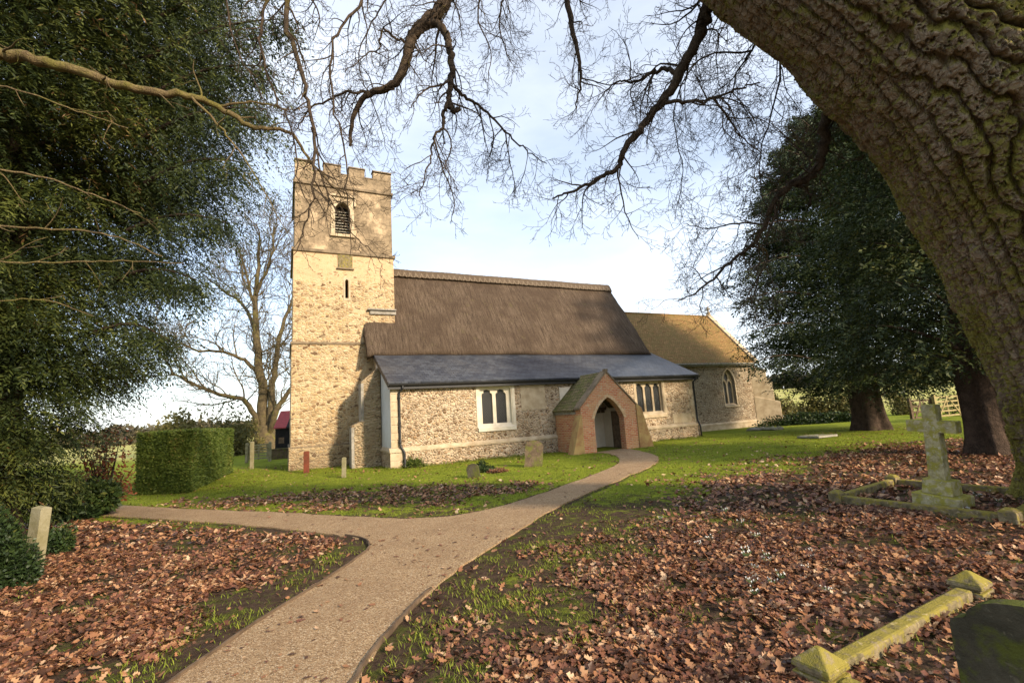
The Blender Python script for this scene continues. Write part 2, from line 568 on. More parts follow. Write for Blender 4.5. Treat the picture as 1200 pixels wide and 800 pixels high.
def brick_mat():
    m = Mat('red_brick', 0.92, 0.1)
    X, Y, Z = m.xyz()
    v = m.comb(m.math('ADD', X, Y), Z)
    v = m.warp(v, 5, 0.02)
    b = m.N('ShaderNodeTexBrick', offset=0.5)
    m.L(v, b.inputs['Vector'])
    b.inputs['Scale'].default_value = 1.0
    b.inputs['Brick Width'].default_value = 0.23
    b.inputs['Row Height'].default_value = 0.075
    b.inputs['Mortar Size'].default_value = 0.010
    b.inputs['Color1'].default_value = (0.45, 0.115, 0.05, 1)
    b.inputs['Color2'].default_value = (0.58, 0.27, 0.13, 1)
    b.inputs['Mortar'].default_value = (0.52, 0.42, 0.29, 1)
    n = m.noise(m.co(), 2.2, 6, 0.65)
    c = m.mix(m.ramp(n, [(0.46, 0.0), (0.66, 0.6)]), b.outputs[0], (0.52, 0.34, 0.17))
    c = m.mix(m.ramp(m.noise(m.co(loc=(3, 3, 8)), 5, 5, 0.7), [(0.58, 0.0), (0.66, 0.8)]), c, (0.50, 0.40, 0.26))
    c = m.mix(m.ramp(m.noise(m.co(loc=(8, 1, 2)), 7, 5, 0.7), [(0.60, 0.0), (0.7, 0.8)]), c, (0.12, 0.06, 0.04))
    m.col(c)
    m.bump(m.math('SUBTRACT', m.math('MULTIPLY', m.noise(m.co(), 30, 4), 0.8), b.outputs[1]), 0.012)
    return m.m
MT['brick'] = brick_mat()
MT['oldbrick'] = mat_plain('yellow_lichened_brick', (0.46, 0.32, 0.13), (0.33, 0.17, 0.08), scale=3.2, bump=0.02, bscale=14)

def glass_mat():
    m = Mat('leaded_glass', 0.22, 0.25)
    X, Y, Z = m.xyz()
    s1 = m.math('PINGPONG', m.math('ADD', m.math('MULTIPLY', X, 1.35), Z), 0.06)
    s2 = m.math('PINGPONG', m.math('SUBTRACT', m.math('MULTIPLY', X, 1.35), Z), 0.06)
    k = m.ramp(m.math('MINIMUM', s1, s2), [(0.008, 1.0), (0.014, 0.0)])
    pane = m.mix(m.noise(m.co(), 9, 2), (0.008, 0.010, 0.012), (0.028, 0.032, 0.036))
    m.col(m.mix(k, pane, (0.09, 0.09, 0.085)))
    m.bump(m.math('ADD', k, m.math('MULTIPLY', m.noise(m.co(), 6, 2), 1.5)), 0.01)
    return m.m
MT['glass'] = glass_mat()

def lichen_stone(name, base, dark, moss, amt=0.5, scale=5):
    m = Mat(name, 0.95, 0.08)
    v = m.co()
    c = m.mix(m.ramp(m.noise(v, scale, 7, 0.65), [(0.38, 0.0), (0.62, 1.0)]), base, dark)
    up = m.normal_z()
    k = m.math('ADD', m.noise(m.co(loc=(4, 4, 1)), scale * 1.3, 6, 0.65), m.math('MULTIPLY', up, 0.14))
    c = m.mix(m.ramp(k, [(0.62 - amt * 0.3, 0.0), (0.74 - amt * 0.3, 0.9)]), c, moss)
    c = m.mix(m.ramp(m.noise(m.warp(v, 9, 0.1), 19, 5, 0.6), [(0.60, 0.0), (0.66, 0.5)]), c, tuple(min(0.6, x * 1.9) for x in base))
    m.col(c)
    m.bump(m.math('ADD', m.noise(v, 22, 6, 0.65), m.math('MULTIPLY', m.noise(v, 90, 3), 0.4)), 0.012)
    return m.m
MT['cross'] = lichen_stone('lichened_cross_stone', (0.50, 0.44, 0.27), (0.25, 0.22, 0.10), (0.32, 0.29, 0.05), 0.52, 8)
MT['kerb'] = lichen_stone('mossy_kerb_stone', (0.25, 0.20, 0.12), (0.10, 0.085, 0.045), (0.24, 0.20, 0.04), 0.42, 9)
MT['grave'] = lichen_stone('dark_headstone', (0.085, 0.075, 0.05), (0.05, 0.045, 0.03), (0.09, 0.10, 0.02), 0.35)
MT['grave2'] = lichen_stone('brown_headstone', (0.16, 0.12, 0.08), (0.09, 0.065, 0.045), (0.12, 0.13, 0.03), 0.4)
MT['paving'] = lichen_stone('grey_slab', (0.33, 0.31, 0.27), (0.22, 0.2, 0.17), (0.16, 0.16, 0.06), 0.2)
MT['pole_wood'] = mat_plain('weathered_post', (0.30, 0.27, 0.17), (0.19, 0.17, 0.08), scale=5)
MT['rust'] = mat_plain('rusty_red_paint', (0.22, 0.06, 0.035), (0.13, 0.05, 0.03), scale=5)

def leaf_mat(name, stops, tr=0.2, rough=0.6):
    m = Mat(name, rough, 0.25)
    c = m.ramp(m.attr('rnd'), stops)
    m.col(c)
    if tr: m.translucent(c, tr)
    return m.m
MT['yew'] = leaf_mat('yew_foliage', [(0, (0.010, 0.018, 0.006)), (0.4, (0.032, 0.048, 0.010)), (0.72, (0.085, 0.100, 0.018)), (0.95, (0.13, 0.145, 0.03)), (1, (0.17, 0.10, 0.04))], 0.25)
MT['yew2'] = leaf_mat('dark_yew_foliage', [(0, (0.012, 0.020, 0.008)), (0.45, (0.026, 0.042, 0.012)), (0.85, (0.058, 0.076, 0.018)), (1, (0.11, 0.11, 0.025))], 0.2)
MT['hedge'] = leaf_mat('hedge_foliage', [(0, (0.030, 0.052, 0.012)), (0.5, (0.085, 0.125, 0.022)), (0.9, (0.15, 0.18, 0.035)), (1, (0.20, 0.15, 0.05))], 0.25)
MT['olive'] = leaf_mat('olive_shrub_foliage', [(0, (0.06, 0.065, 0.02)), (0.5, (0.13, 0.12, 0.035)), (1, (0.24, 0.19, 0.07))], 0.3)
MT['ivy'] = leaf_mat('ivy_foliage', [(0, (0.012, 0.022, 0.009)), (0.6, (0.03, 0.052, 0.015)), (0.9, (0.055, 0.08, 0.02)), (1, (0.16, 0.16, 0.04))], 0.1, 0.4)
MT['beech'] = leaf_mat('russet_foliage', [(0, (0.10, 0.025, 0.015)), (0.5, (0.22, 0.07, 0.03)), (1, (0.34, 0.13, 0.06))], 0.35)
MT['litter'] = leaf_mat('dead_leaves', [(0, (0.028, 0.015, 0.010)), (0.28, (0.10, 0.048, 0.028)), (0.42, (0.16, 0.065, 0.040)), (0.60, (0.29, 0.135, 0.062)), (0.78, (0.40, 0.225, 0.115)), (0.93, (0.58, 0.43, 0.28)), (1, (0.50, 0.38, 0.10))], 0.12, 0.45)
MT['grass'] = leaf_mat('grass_blades', [(0, (0.07, 0.085, 0.012)), (0.5, (0.19, 0.235, 0.022)), (0.9, (0.30, 0.33, 0.04)), (1, (0.30, 0.24, 0.09))], 0.3)
MT['snow'] = mat_plain('white_petals', (0.85, 0.86, 0.82), (0.8, 0.8, 0.76), rough=0.5)
MT['stemgreen'] = mat_plain('flower_leaf_green', (0.12, 0.18, 0.07), (0.08, 0.13, 0.05), rough=0.5)

def bark_mat(name, base, dark, moss, amt, scale=1.0, near=False):
    m = Mat(name, 0.95, 0.1)
    v = m.co()
    c = m.mix(m.ramp(m.noise(v, 5 * scale, 6, 0.65), [(0.38, 0), (0.62, 1)]), base, dark)
    c = m.mix(m.ramp(m.noise(v, 34 * scale, 4, 0.6), [(0.5, 0), (0.75, 0.6)]), c, tuple(x * 1.7 for x in base))
    k = m.noise(m.co(loc=(2, 5, 3)), 1.4 * scale, 7, 0.68)
    if near:
        rid = m.attr('ridge')
        k = m.math('ADD', m.math('MULTIPLY', k, 0.8), m.math('MULTIPLY', rid, 0.16))
        k = m.math('ADD', k, m.math('MULTIPLY', m.normal_z(), 0.30))
        k = m.math('ADD', k, m.math('MULTIPLY', m.noise(v, 11, 5, 0.7), 0.34))
    c = m.mix(m.ramp(k, [(0.66 - amt * 0.4, 0.0), (0.80 - amt * 0.4, 0.95)]), c, m.mix(m.noise(v, 7, 4), moss, tuple(x * 0.5 for x in moss)))
    m.col(c)
    crk = m.vor(m.warp(m.co((1, 1, 0.6)), 6, 0.12), 15 * scale, 'DISTANCE_TO_EDGE')
    hb = m.math('ADD', m.noise(m.co((1, 1, 0.5)), 24 * scale, 8, 0.78), m.math('MULTIPLY', m.ramp(crk.outputs[0], [(0, 0.0), (0.12, 1.0)]), 0.5))
    m.bump(hb, 0.02 / scale)
    return m.m
MT['oak'] = bark_mat('oak_bark', (0.34, 0.28, 0.21), (0.20, 0.16, 0.12), (0.26, 0.24, 0.05), 0.46, near=True)
MT['branch'] = bark_mat('branch_bark', (0.085, 0.062, 0.042), (0.035, 0.027, 0.02), (0.16, 0.13, 0.03), 0.18, 2.0)
MT['mossbranch'] = bark_mat('mossy_branch_bark', (0.16, 0.12, 0.06), (0.09, 0.065, 0.035), (0.17, 0.15, 0.04), 0.45, 2.0)
MT['yewbark'] = bark_mat('yew_bark', (0.075, 0.052, 0.038), (0.035, 0.025, 0.018), (0.11, 0.10, 0.04), 0.12)
MT['ashbark'] = bark_mat('pale_tree_bark', (0.14, 0.11, 0.06), (0.07, 0.055, 0.035), (0.22, 0.20, 0.05), 0.3)
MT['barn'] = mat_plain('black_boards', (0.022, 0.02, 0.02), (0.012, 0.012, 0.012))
MT['barnroof'] = mat_plain('red_sheet', (0.33, 0.06, 0.06), (0.24, 0.045, 0.045), rough=0.6)

# ------------------------------------------------------------------ ground regions (world metres)
def smooth_loop(pts, n=6):
    P = np.array(pts, float)
    out_ = []
    N = len(P)
    for i in range(N):
        p0, p1, p2, p3 = P[i - 1], P[i], P[(i + 1) % N], P[(i + 2) % N]
        for t in np.arange(n) / n:
            out_.append(0.5 * ((2 * p1) + (-p0 + p2) * t + (2 * p0 - 5 * p1 + 4 * p2 - p3) * t * t + (-p0 + 3 * p1 - 3 * p2 + p3) * t ** 3))
    return np.array(out_)
def smooth_open(pts, n=6):
    P = np.array(pts, float)
    P = np.vstack([2 * P[0] - P[1], P, 2 * P[-1] - P[-2]])
    o = []
    for i in range(1, len(P) - 2):
        p0, p1, p2, p3 = P[i - 1], P[i], P[i + 1], P[i + 2]
        for t in np.arange(n) / n:
            o.append(0.5 * ((2 * p1) + (-p0 + p2) * t + (2 * p0 - 5 * p1 + 4 * p2 - p3) * t * t + (-p0 + 3 * p1 - 3 * p2 + p3) * t ** 3))
    o.append(P[-2])
    return np.array(o)

def sdf(poly, X, Y):
    """signed distance, negative inside"""
    P = np.asarray(poly)
    d2 = np.full(X.shape, 1e18)
    ins = np.zeros(X.shape, bool)
    for i in range(len(P)):
        x0, y0 = P[i - 1]
        x1, y1 = P[i]
        ex, ey = x1 - x0, y1 - y0
        t = np.clip(((X - x0) * ex + (Y - y0) * ey) / (ex * ex + ey * ey + 1e-12), 0, 1)
        d2 = np.minimum(d2, (X - x0 - t * ex) ** 2 + (Y - y0 - t * ey) ** 2)
        c = ((y0 > Y) != (y1 > Y)) & (X < (x1 - x0) * (Y - y0) / (y1 - y0 + 1e-12) + x0)
        ins ^= c
    d = np.sqrt(d2)
    return np.where(ins, -d, d)

def gp(pts):
    return [G(*p) for p in pts]

LEFT_EDGE = gp([(110, 860), (200, 800), (300, 730), (380, 680), (421, 652), (433, 641), (427, 632), (400, 627), (330, 619), (250, 612), (140, 605), (60, 602), (-60, 606)])
FAR_EDGE = gp([(-60, 585), (60, 590), (145, 592), (200, 595), (300, 599), (400, 604), (470, 607), (530, 604), (590, 592), (640, 576), (700, 554), (724, 543), (724, 535), (712, 531), (697, 530)])
RIGHT_EDGE = gp([(731, 525), (750, 528), (768, 533), (771, 539), (763, 546), (725, 562), (660, 590), (600, 625), (530, 670), (480, 715), (440, 760), (412, 805), (385, 860)])
PATH = np.vstack([smooth_open(LEFT_EDGE), smooth_open(FAR_EDGE), smooth_open(RIGHT_EDGE)])
near0 = np.array([(-0.9, 0.6), (-1.6, 0.6)])
PATHP = np.vstack([PATH, near0])
PATHP = PATHP + rs.normal(0, 0.02, PATHP.shape)
R_LIT = gp([(455, 850), (520, 775), (600, 700), (680, 636), (760, 594), (850, 552), (930, 532), (1010, 522), (1100, 514), (1300, 508), (1700, 560), (1900, 900)]) + [(3, -2), (-.3, -1)]
L_LIT = gp([(-500, 900), (60, 850), (190, 770), (300, 695), (390, 648), (408, 636), (330, 622), (200, 614), (120, 609), (60, 612), (-300, 630)])
S_LIT = gp([(170, 592), (210, 584), (330, 577), (420, 571), (520, 563), (610, 560), (660, 561), (600, 580), (540, 599), (480, 605), (400, 601), (300, 596)])

def vnoise(X, Y, s, seed=0):
    """cheap value noise"""
    r = np.random.RandomState(seed)
    T = r.rand(256, 256)
    x = X / s + 1000
    y = Y / s + 1000
    xi, yi = np.floor(x).astype(int), np.floor(y).astype(int)
    fx, fy = x - xi, y - yi
    fx, fy = fx * fx * (3 - 2 * fx), fy * fy * (3 - 2 * fy)
    g = lambda a, b: T[a % 256, b % 256]
    return (g(xi, yi) * (1 - fx) + g(xi + 1, yi) * fx) * (1 - fy) + (g(xi, yi + 1) * (1 - fx) + g(xi + 1, yi + 1) * fx) * fy
def fnoise(X, Y, s, seed=0, o=3):
    return sum(vnoise(X, Y, s / 2 ** i, seed + i) / 2 ** i for i in range(o)) / sum(1 / 2 ** i for i in range(o))

def litter_density(X, Y):
    n = fnoise(X, Y, 1.1, 3) - 0.5
    d1 = -sdf(R_LIT, X, Y)
    d2 = -sdf(L_LIT, X, Y)
    d3 = -sdf(S_LIT, X, Y)
    a = np.clip((d1 + n * 2.6 + 0.75) / 2.3, 0, 1) ** 1.25
    b = np.clip((d2 + n * 0.9 + 0.05) / 0.55, 0, 1)
    c = np.clip((d3 + n * 2.4 + 0.25) / 0.9, 0, 1) * 0.55
    far = np.clip((Y - 9) / 6, 0, 1)
    a = a * (1 - 0.25 * far)
    return np.maximum(np.maximum(a, b), c)

def ground_z(X, Y):
    z = 0.02 * (fnoise(X, Y, 1.3, 9) - 0.5)
    hill = np.clip((Y - 34) / 60, 0, 1)
    hill = hill * hill * (3 - 2 * hill)
    right = np.clip((X - 8) / 12, 0, 1)
    return z - 0.012 + hill * right * 3.4

def axis_lines(segs):
    o = []
    for a, b, st in segs:
        o += list(np.arange(a, b, st))
    o.append(segs[-1][1])
    return np.array(o)
gx = axis_lines([(-1500, -200, 200), (-200, -40, 20), (-40, -12, 1.0), (-12, 14, 0.1), (14, 40, 0.6), (40, 200, 10), (200, 1501, 200)])
gy = axis_lines([(-40, 0, 4), (0, 20, 0.1), (20, 40, 0.4), (40, 200, 6), (200, 2001, 200)])
XX, YY = np.meshgrid(gx, gy)
ZZ = ground_z(XX, YY)
near = (np.abs(XX) < 45) & (YY > -5) & (YY < 60)
lit = np.zeros(XX.shape)
lit[near] = litter_density(XX[near], YY[near])
dp = np.full(XX.shape, 50.0)
dp[near] = sdf(PATHP, XX[near], YY[near])
ZZ = np.where(dp < 0.15, -0.02, ZZ)
soil = np.clip(1.25 - (dp - 0.05) / (1.25 * np.clip((9.5 - YY) / 4.5, 0.10, 1)), 0, 1) * np.clip(1.3 - YY / 18, 0, 1)
soil = np.maximum(soil, 0.62 * np.clip((13.0 - YY) / 4, 0, 1))
soil = np.maximum(soil, lit * 0.95)
field = np.clip((YY - 36) / 8, 0, 1)
ny, nx = XX.shape
me = bpy.data.meshes.new('ground')
V = np.stack([XX, YY, ZZ], -1).reshape(-1, 3)
idx = np.arange(nx * ny).reshape(ny, nx)
q = np.stack([idx[:-1, :-1], idx[:-1, 1:], idx[1:, 1:], idx[1:, :-1]], -1).reshape(-1, 4)
me.vertices.add(len(V))
me.vertices.foreach_set('co', V.reshape(-1))
me.loops.add(q.size)
me.loops.foreach_set('vertex_index', q.reshape(-1))
me.polygons.add(len(q))
me.polygons.foreach_set('loop_start', np.arange(len(q)) * 4)
me.update(calc_edges=True)
for nm, arr in (('soil', soil), ('field', field), ('lit', lit)):
    a = me.attributes.new(nm, 'FLOAT', 'POINT')
    a.data.foreach_set('value', arr.reshape(-1).astype(np.float32))
me.polygons.foreach_set('use_smooth', [True] * len(me.polygons))

m = Mat('ground', 0.97, 0.05)
v = m.co()
g = m.mix(m.ramp(m.noise(v, 1.3, 6, 0.65), [(0.35, 0), (0.65, 1)]), (0.15, 0.19, 0.018), (0.27, 0.31, 0.028))
g = m.mix(m.ramp(m.noise(m.co((1, 0.5, 1)), 28, 4, 0.7), [(0.4, 0), (0.7, 0.75)]), g, (0.06, 0.075, 0.014))
g = m.mix(m.ramp(m.noise(m.co(loc=(7, 1, 0)), 3.2, 6, 0.7), [(0.55, 0), (0.68, 0.5)]), g, (0.15, 0.12, 0.04))
s_ = m.mix(m.ramp(m.noise(v, 9, 7, 0.7), [(0.35, 0), (0.7, 1)]), (0.042, 0.028, 0.020), (0.095, 0.063, 0.043))
s_ = m.mix(m.ramp(m.noise(m.co(loc=(1, 9, 0)), 2.6, 6, 0.7), [(0.50, 0), (0.60, 0.8)]), s_, (0.075, 0.085, 0.018))
k = m.math('ADD', m.attr('soil'), m.math('MULTIPLY', m.math('SUBTRACT', m.noise(v, 3.5, 6, 0.7), 0.5), 1.1))
c = m.mix(m.ramp(k, [(0.40, 0), (0.58, 1)]), g, s_)
fl = m.mix(m.ramp(m.noise(v, 0.35, 4), [(0.4, 0), (0.6, 1)]), (0.30, 0.30, 0.08), (0.42, 0.38, 0.15))
c = m.mix(m.attr('field'), c, fl)
m.col(c)
m.bump(m.math('ADD', m.noise(v, 34, 6, 0.7), m.math('MULTIPLY', m.noise(v, 8, 4), 1.5)), 0.03)
me.materials.append(m.m)
ground = bpy.data.objects.new('ground', me)
COL.objects.link(ground)
tag(ground, 'churchyard ground of mossy grass and dark soil reaching the fields', None, None, 'structure')

# gravel path
m = Mat('gravel', 0.95, 0.1)
v = m.co()
vo = m.vor(v, 105)
sep = m.N('ShaderNodeSeparateColor')
m.L(vo.outputs['Color'], sep.inputs[0])
c = m.ramp(sep.outputs[0], [(0, (0.15, 0.095, 0.05)), (0.4, (0.34, 0.225, 0.125)), (0.85, (0.47, 0.33, 0.19)), (1, (0.66, 0.54, 0.38))])
c = m.mix(m.ramp(m.noise(v, 1.2, 7, 0.75), [(0.44, 0), (0.62, 0.5)]), c, (0.24, 0.155, 0.09))
c = m.mix(m.ramp(m.noise(m.co(loc=(6, 2, 0)), 16, 5, 0.7), [(0.60, 0), (0.70, 0.6)]), c, (0.12, 0.075, 0.045))
c = m.mix(m.ramp(m.noise(v, 7, 5, 0.7), [(0.5, 0), (0.7, 0.4)]), c, (0.42, 0.31, 0.18))
m.col(c)
m.bump(m.math('ADD', m.math('MULTIPLY', vo.outputs[0], -1.0), m.math('MULTIPLY', m.noise(v, 12, 4), 1.2)), 0.012)
MT['gravel'] = m.m
pm = MB()
pm.plate([tuple(p) for p in PATHP], [], -0.03, 0.004, 'xy')
path = pm.build('path', MT['gravel'])
tag(path, 'buff gravel path forking to the porch and to the left', None, None, 'structure')

def edging(pts, label):
    P = smooth_open(gp(pts), 5)
    P = P + rs.normal(0, 0.004, P.shape)
    mb = MB()
    t = np.gradient(P, axis=0)
    t /= np.linalg.norm(t, axis=1)[:, None]
    n = np.stack([-t[:, 1], t[:, 0]], 1) * 0.011
    vv = []
    for p, nn in zip(P, n):
        vv += [(p[0] - nn[0], p[1] - nn[1], -0.03), (p[0] + nn[0], p[1] + nn[1], -0.03), (p[0] + nn[0], p[1] + nn[1], 0.026), (p[0] - nn[0], p[1] - nn[1], 0.026)]
    ff = []
    for i in range(len(P) - 1):
        a, b = i * 4, i * 4 + 4
        ff += [(a, a + 1, b + 1, b), (a + 1, a + 2, b + 2, b + 1), (a + 2, a + 3, b + 3, b + 2), (a + 3, a, b, b + 3)]
    mb.add(vv, ff)
    o = mb.build('path_edging', MT['oldwood'])
    return tag(o, label, 'path edging', 'timber edging strips along the path')
edging([(180, 815), (200, 800), (300, 730), (380, 680), (421, 652), (433, 641), (427, 632), (405, 627)], 'thin timber edging curving round the leafy corner left of the path')
edging([(402, 825), (412, 803), (440, 759), (480, 714), (505, 690)], 'thin timber edging along the bottom right side of the gravel path')

# ------------------------------------------------------------------ church
church = thing('church', 'old stone church with battlemented tower, thatched nave and slate aisle', 'church', (CX, CY, 0), PSI)
U0, U1, V0, V1 = -3.52, 1.10, 3.92, 8.55
VR = 6.25   # ridge line

def arch_pts(u0, u1, z0, zs, za, n=10):
    """pointed arch opening"""
    w = (u1 - u0) / 2
    c = (u0 + u1) / 2
    h = za - zs
    r = (w * w + h * h) / (2 * w) if h >= w else None
    o = [(u0, z0), (u1, z0)]
    right, left = [], []
    if r is None:
        r = (w * w + h * h) / (2 * w)
    a_end = math.atan2(h, w - r) if True else 0
    cxr = u1 - r
    a1 = math.atan2(h, c - cxr)
    for i in range(n + 1):
        a = a1 * i / n
        right.append((cxr + r * math.cos(a), zs + r * math.sin(a)))
    for p in reversed(right[:-1]):
        left.append((2 * c - p[0], p[1]))
    return o + right + left

def cusp_pts(u0, u1, z0, zs, za):
    """light with a trefoil head"""
    w = (u1 - u0) / 2
    c = (u0 + u1) / 2
    h = za - zs
    o = [(u0, z0), (u1, z0), (u1, zs - 0.02)]
    k = [(1.0, 0.12), (0.96, 0.32), (0.80, 0.46), (0.60, 0.48), (0.66, 0.62), (0.60, 0.80), (0.38, 0.93), (0.15, 0.97)]
    o += [(c + w * a, zs + h * b) for a, b in k] + [(c, za + 0.02)] + [(c - w * a, zs + h * b) for a, b in reversed(k)]
    o.append((u0, zs - 0.02))
    return o

# tower shell, stage by stage, each wall a slab so the bell opening is a real hole
tw = MB()
def ring(z0, z1, e, th, hole=None):
    a0, a1, b0, b1 = U0 + e, U1 - e, V0 + e, V1 - e
    tw.plate([(a0, z0), (a1, z0), (a1, z1), (a0, z1)], [hole] if hole else [], b0, b0 + th)
    tw.box(a0, a1, b1 - th, b1, z0, z1)
    tw.box(a0, a0 + th, b0 + th, b1 - th, z0, z1)
    tw.box(a1 - th, a1, b0 + th, b1 - th, z0, z1)
tw.frust(U0 - 0.10, U1 + 0.0, V0 - 0.12, V1 + 0.1, -0.2, 0.93, 0.02)
tw.box(U0 - 0.02, U1 - 0.02, V0 - 0.02, V1 + 0.02, 0.93, 5.55)
SL = [(-1.24, 7.72), (-1.09, 7.72), (-1.09, 8.58), (-1.165, 8.66), (-1.24, 8.58)]
ring(5.55, 9.95, 0.03, 0.7, SL)
BEL = arch_pts(-1.68, -0.98, 10.93, 12.1, 12.56)
ring(9.95, 13.32, 0.07, 0.6, BEL)
tw.box(U0 + 0.3, U1 - 0.3, V0 + 0.3, V1 - 0.3, 13.1, 13.3)
# parapet and merlons
for (b0, b1) in ((V0 + 0.05, V0 + 0.40), (V1 - 0.40, V1 - 0.05)):
    tw.box(U0 + 0.05, U1 - 0.05, b0, b1, 13.32, 13.98)
for (a0, a1) in ((U0 + 0.05, U0 + 0.40), (U1 - 0.40, U1 - 0.05)):
    tw.box(a0, a1, V0 + 0.40, V1 - 0.40, 13.32, 13.98)
for (a, b) in ((U0 + 0.05, -2.70), (-2.2, -1.40), (-1.02, -0.26), (0.14, U1 - 0.05)):
    for b0 in (V0 + 0.05, V1 - 0.40):
        tw.box(a, b, b0, b0 + 0.35, 13.98, 14.40 + random.uniform(-0.03, 0.03))
for (a, b) in ((4.75, 5.5), (5.95, 6.7), (7.15, 7.7)):
    for a0 in (U0 + 0.05, U1 - 0.40):
        tw.box(a0, a0 + 0.35, a, b, 13.98, 14.40)
tower = tw.build('tower', MT['tower'], church, bevel=0.02)

def ringbar(mb, z0, z1, pr, e=0.0):
    a0, a1, b0, b1 = U0 + e - pr, U1 - e + pr, V0 + e - pr, V1 - e + pr
    t = pr + 0.03
    mb.box(a0, a1, b0, b0 + t, z0, z1)
    mb.box(a0, a1, b1 - t, b1, z0, z1)
    mb.box(a0, a0 + t, b0 + t, b1 - t, z0, z1)
    mb.box(a1 - t, a1, b0 + t, b1 - t, z0, z1)
for z0, z1, pr, e in ((5.48, 5.60, 0.07, 0.0), (9.87, 10.02, 0.09, 0.03), (13.24, 13.38, 0.09, 0.07), (0.89, 0.98, 0.10, 0.0)):
    mb = MB()
    ringbar(mb, z0, z1, pr, e)
    mb.build('string_course', MT['string'], tower, bevel=0.02)
for b0 in (V0 + 0.05, V1 - 0.40):
    for (a, b) in ((U0 + 0.05, -2.70), (-2.2, -1.40), (-1.02, -0.26), (0.14, U1 - 0.05)):
        mb = MB()
        mb.box(a - 0.03, b + 0.03, b0 - 0.03, b0 + 0.38, 14.405 + 0.03, 14.49)
        mb.build('merlon_coping', MT['string'], tower)
    for (a, b) in ((-2.70, -2.2), (-1.40, -1.02), (-0.26, 0.14)):
        mb = MB()
        mb.box(a + 0.003, b - 0.003, b0 - 0.03, b0 + 0.38, 13.983, 14.04)
        mb.build('crenel_sill', MT['string'], tower)
# bell opening: stone surround, hood, louvres
bw = MB()
bw.plate([(-1.86, 10.86), (-0.80, 10.86), (-0.80, 12.80), (-1.86, 12.80)], [BEL], V0 + 0.035, V0 + 0.12)
bw.box(-1.95, -0.71, V0 - 0.06, V0 + 0.13, 12.803, 12.90)
bw.box(-1.95, -1.865, V0 - 0.05, V0 + 0.13, 12.35, 12.80)
bw.box(-0.795, -0.71, V0 - 0.05, V0 + 0.13, 12.35, 12.80)
bw.box(-1.9, -0.76, V0 - 0.04, V0 + 0.13, 10.76, 10.857)
bf = bw.build('bell_opening', MT['ashlar'], tower, bevel=0.01)
lv = MB()
for i in range(9):
    z = 10.98 + i * 0.145
    y = V0 + 0.34
    lv.hexa([(-1.665, y, z), (-0.995, y, z), (-0.995, y + 0.17, z + 0.1), (-1.665, y + 0.17, z + 0.1)], [(-1.665, y, z + 0.03), (-0.995, y, z + 0.03), (-0.995, y + 0.17, z + 0.13), (-1.665, y + 0.17, z + 0.13)])
lv.build('louvre', MT['paving'], tower)
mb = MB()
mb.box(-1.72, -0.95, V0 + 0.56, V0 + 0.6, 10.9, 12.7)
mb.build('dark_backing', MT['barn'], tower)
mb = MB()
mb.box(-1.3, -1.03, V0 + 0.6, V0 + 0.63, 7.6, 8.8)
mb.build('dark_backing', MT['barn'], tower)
mb = MB()
mb.plate([(-1.32, 7.6), (-1.0, 7.6), (-1.0, 8.74), (-1.32, 8.74)], [SL], V0 + 0.012, V0 + 0.1)
mb.build('slit_surround', MT['ashlar'], tower)
mb = MB()
mb.box(-1.55, -0.90, V0 - 0.03, V0 + 0.1, 9.20, 9.84)
mb.build('mossy_panel', MT['kerb'], tower)
mb = MB()
mb.box(-1.62, -0.83, V0 - 0.07, V0 + 0.1, 9.13, 9.197)
mb.build('panel_sill', MT['string'], tower)
mb = MB()
mb.tube([(-1.2, V0 + 2.3, 13.3), (-1.2, V0 + 2.3, 16.3)], [0.035, 0.018], 8)
for k in range(4):
    mb.tube([(-1.45, V0 + 2.3, 15.2 + 0.2 * k), (-0.95, V0 + 2.3, 15.2 + 0.2 * k)], 0.012, 5)
mb.build('roof_aerial', MT['lead'], tower)
# lead flashing where the thatch meets the tower
mb = MB()
mb.box(-0.22, 1.12, V0 - 0.16, V0 + 0.05, 7.17, 7.24)
mb.box(-0.12, 1.12, V0 - 0.06, V0 + 0.05, 6.98, 7.167)
mb.build('ledge', MT['paving'], tower)

# nave walls
nv = MB()
prof = [(3.25, -0.2), (9.3, -0.2), (9.3, 4.9), (VR, 9.3), (3.25, 4.9)]
nv.plate(prof, [], 0.0, 0.7, 'yz')
nv.plate(prof, [], 15.2, 15.9, 'yz')
nv.box(0.7, 15.2, 3.25, 3.8, -0.2, 4.9)
nv.box(0.7, 15.2, 8.7, 9.3, -0.2, 4.9)
nv.build('nave_wall', MT['buttress'], church)

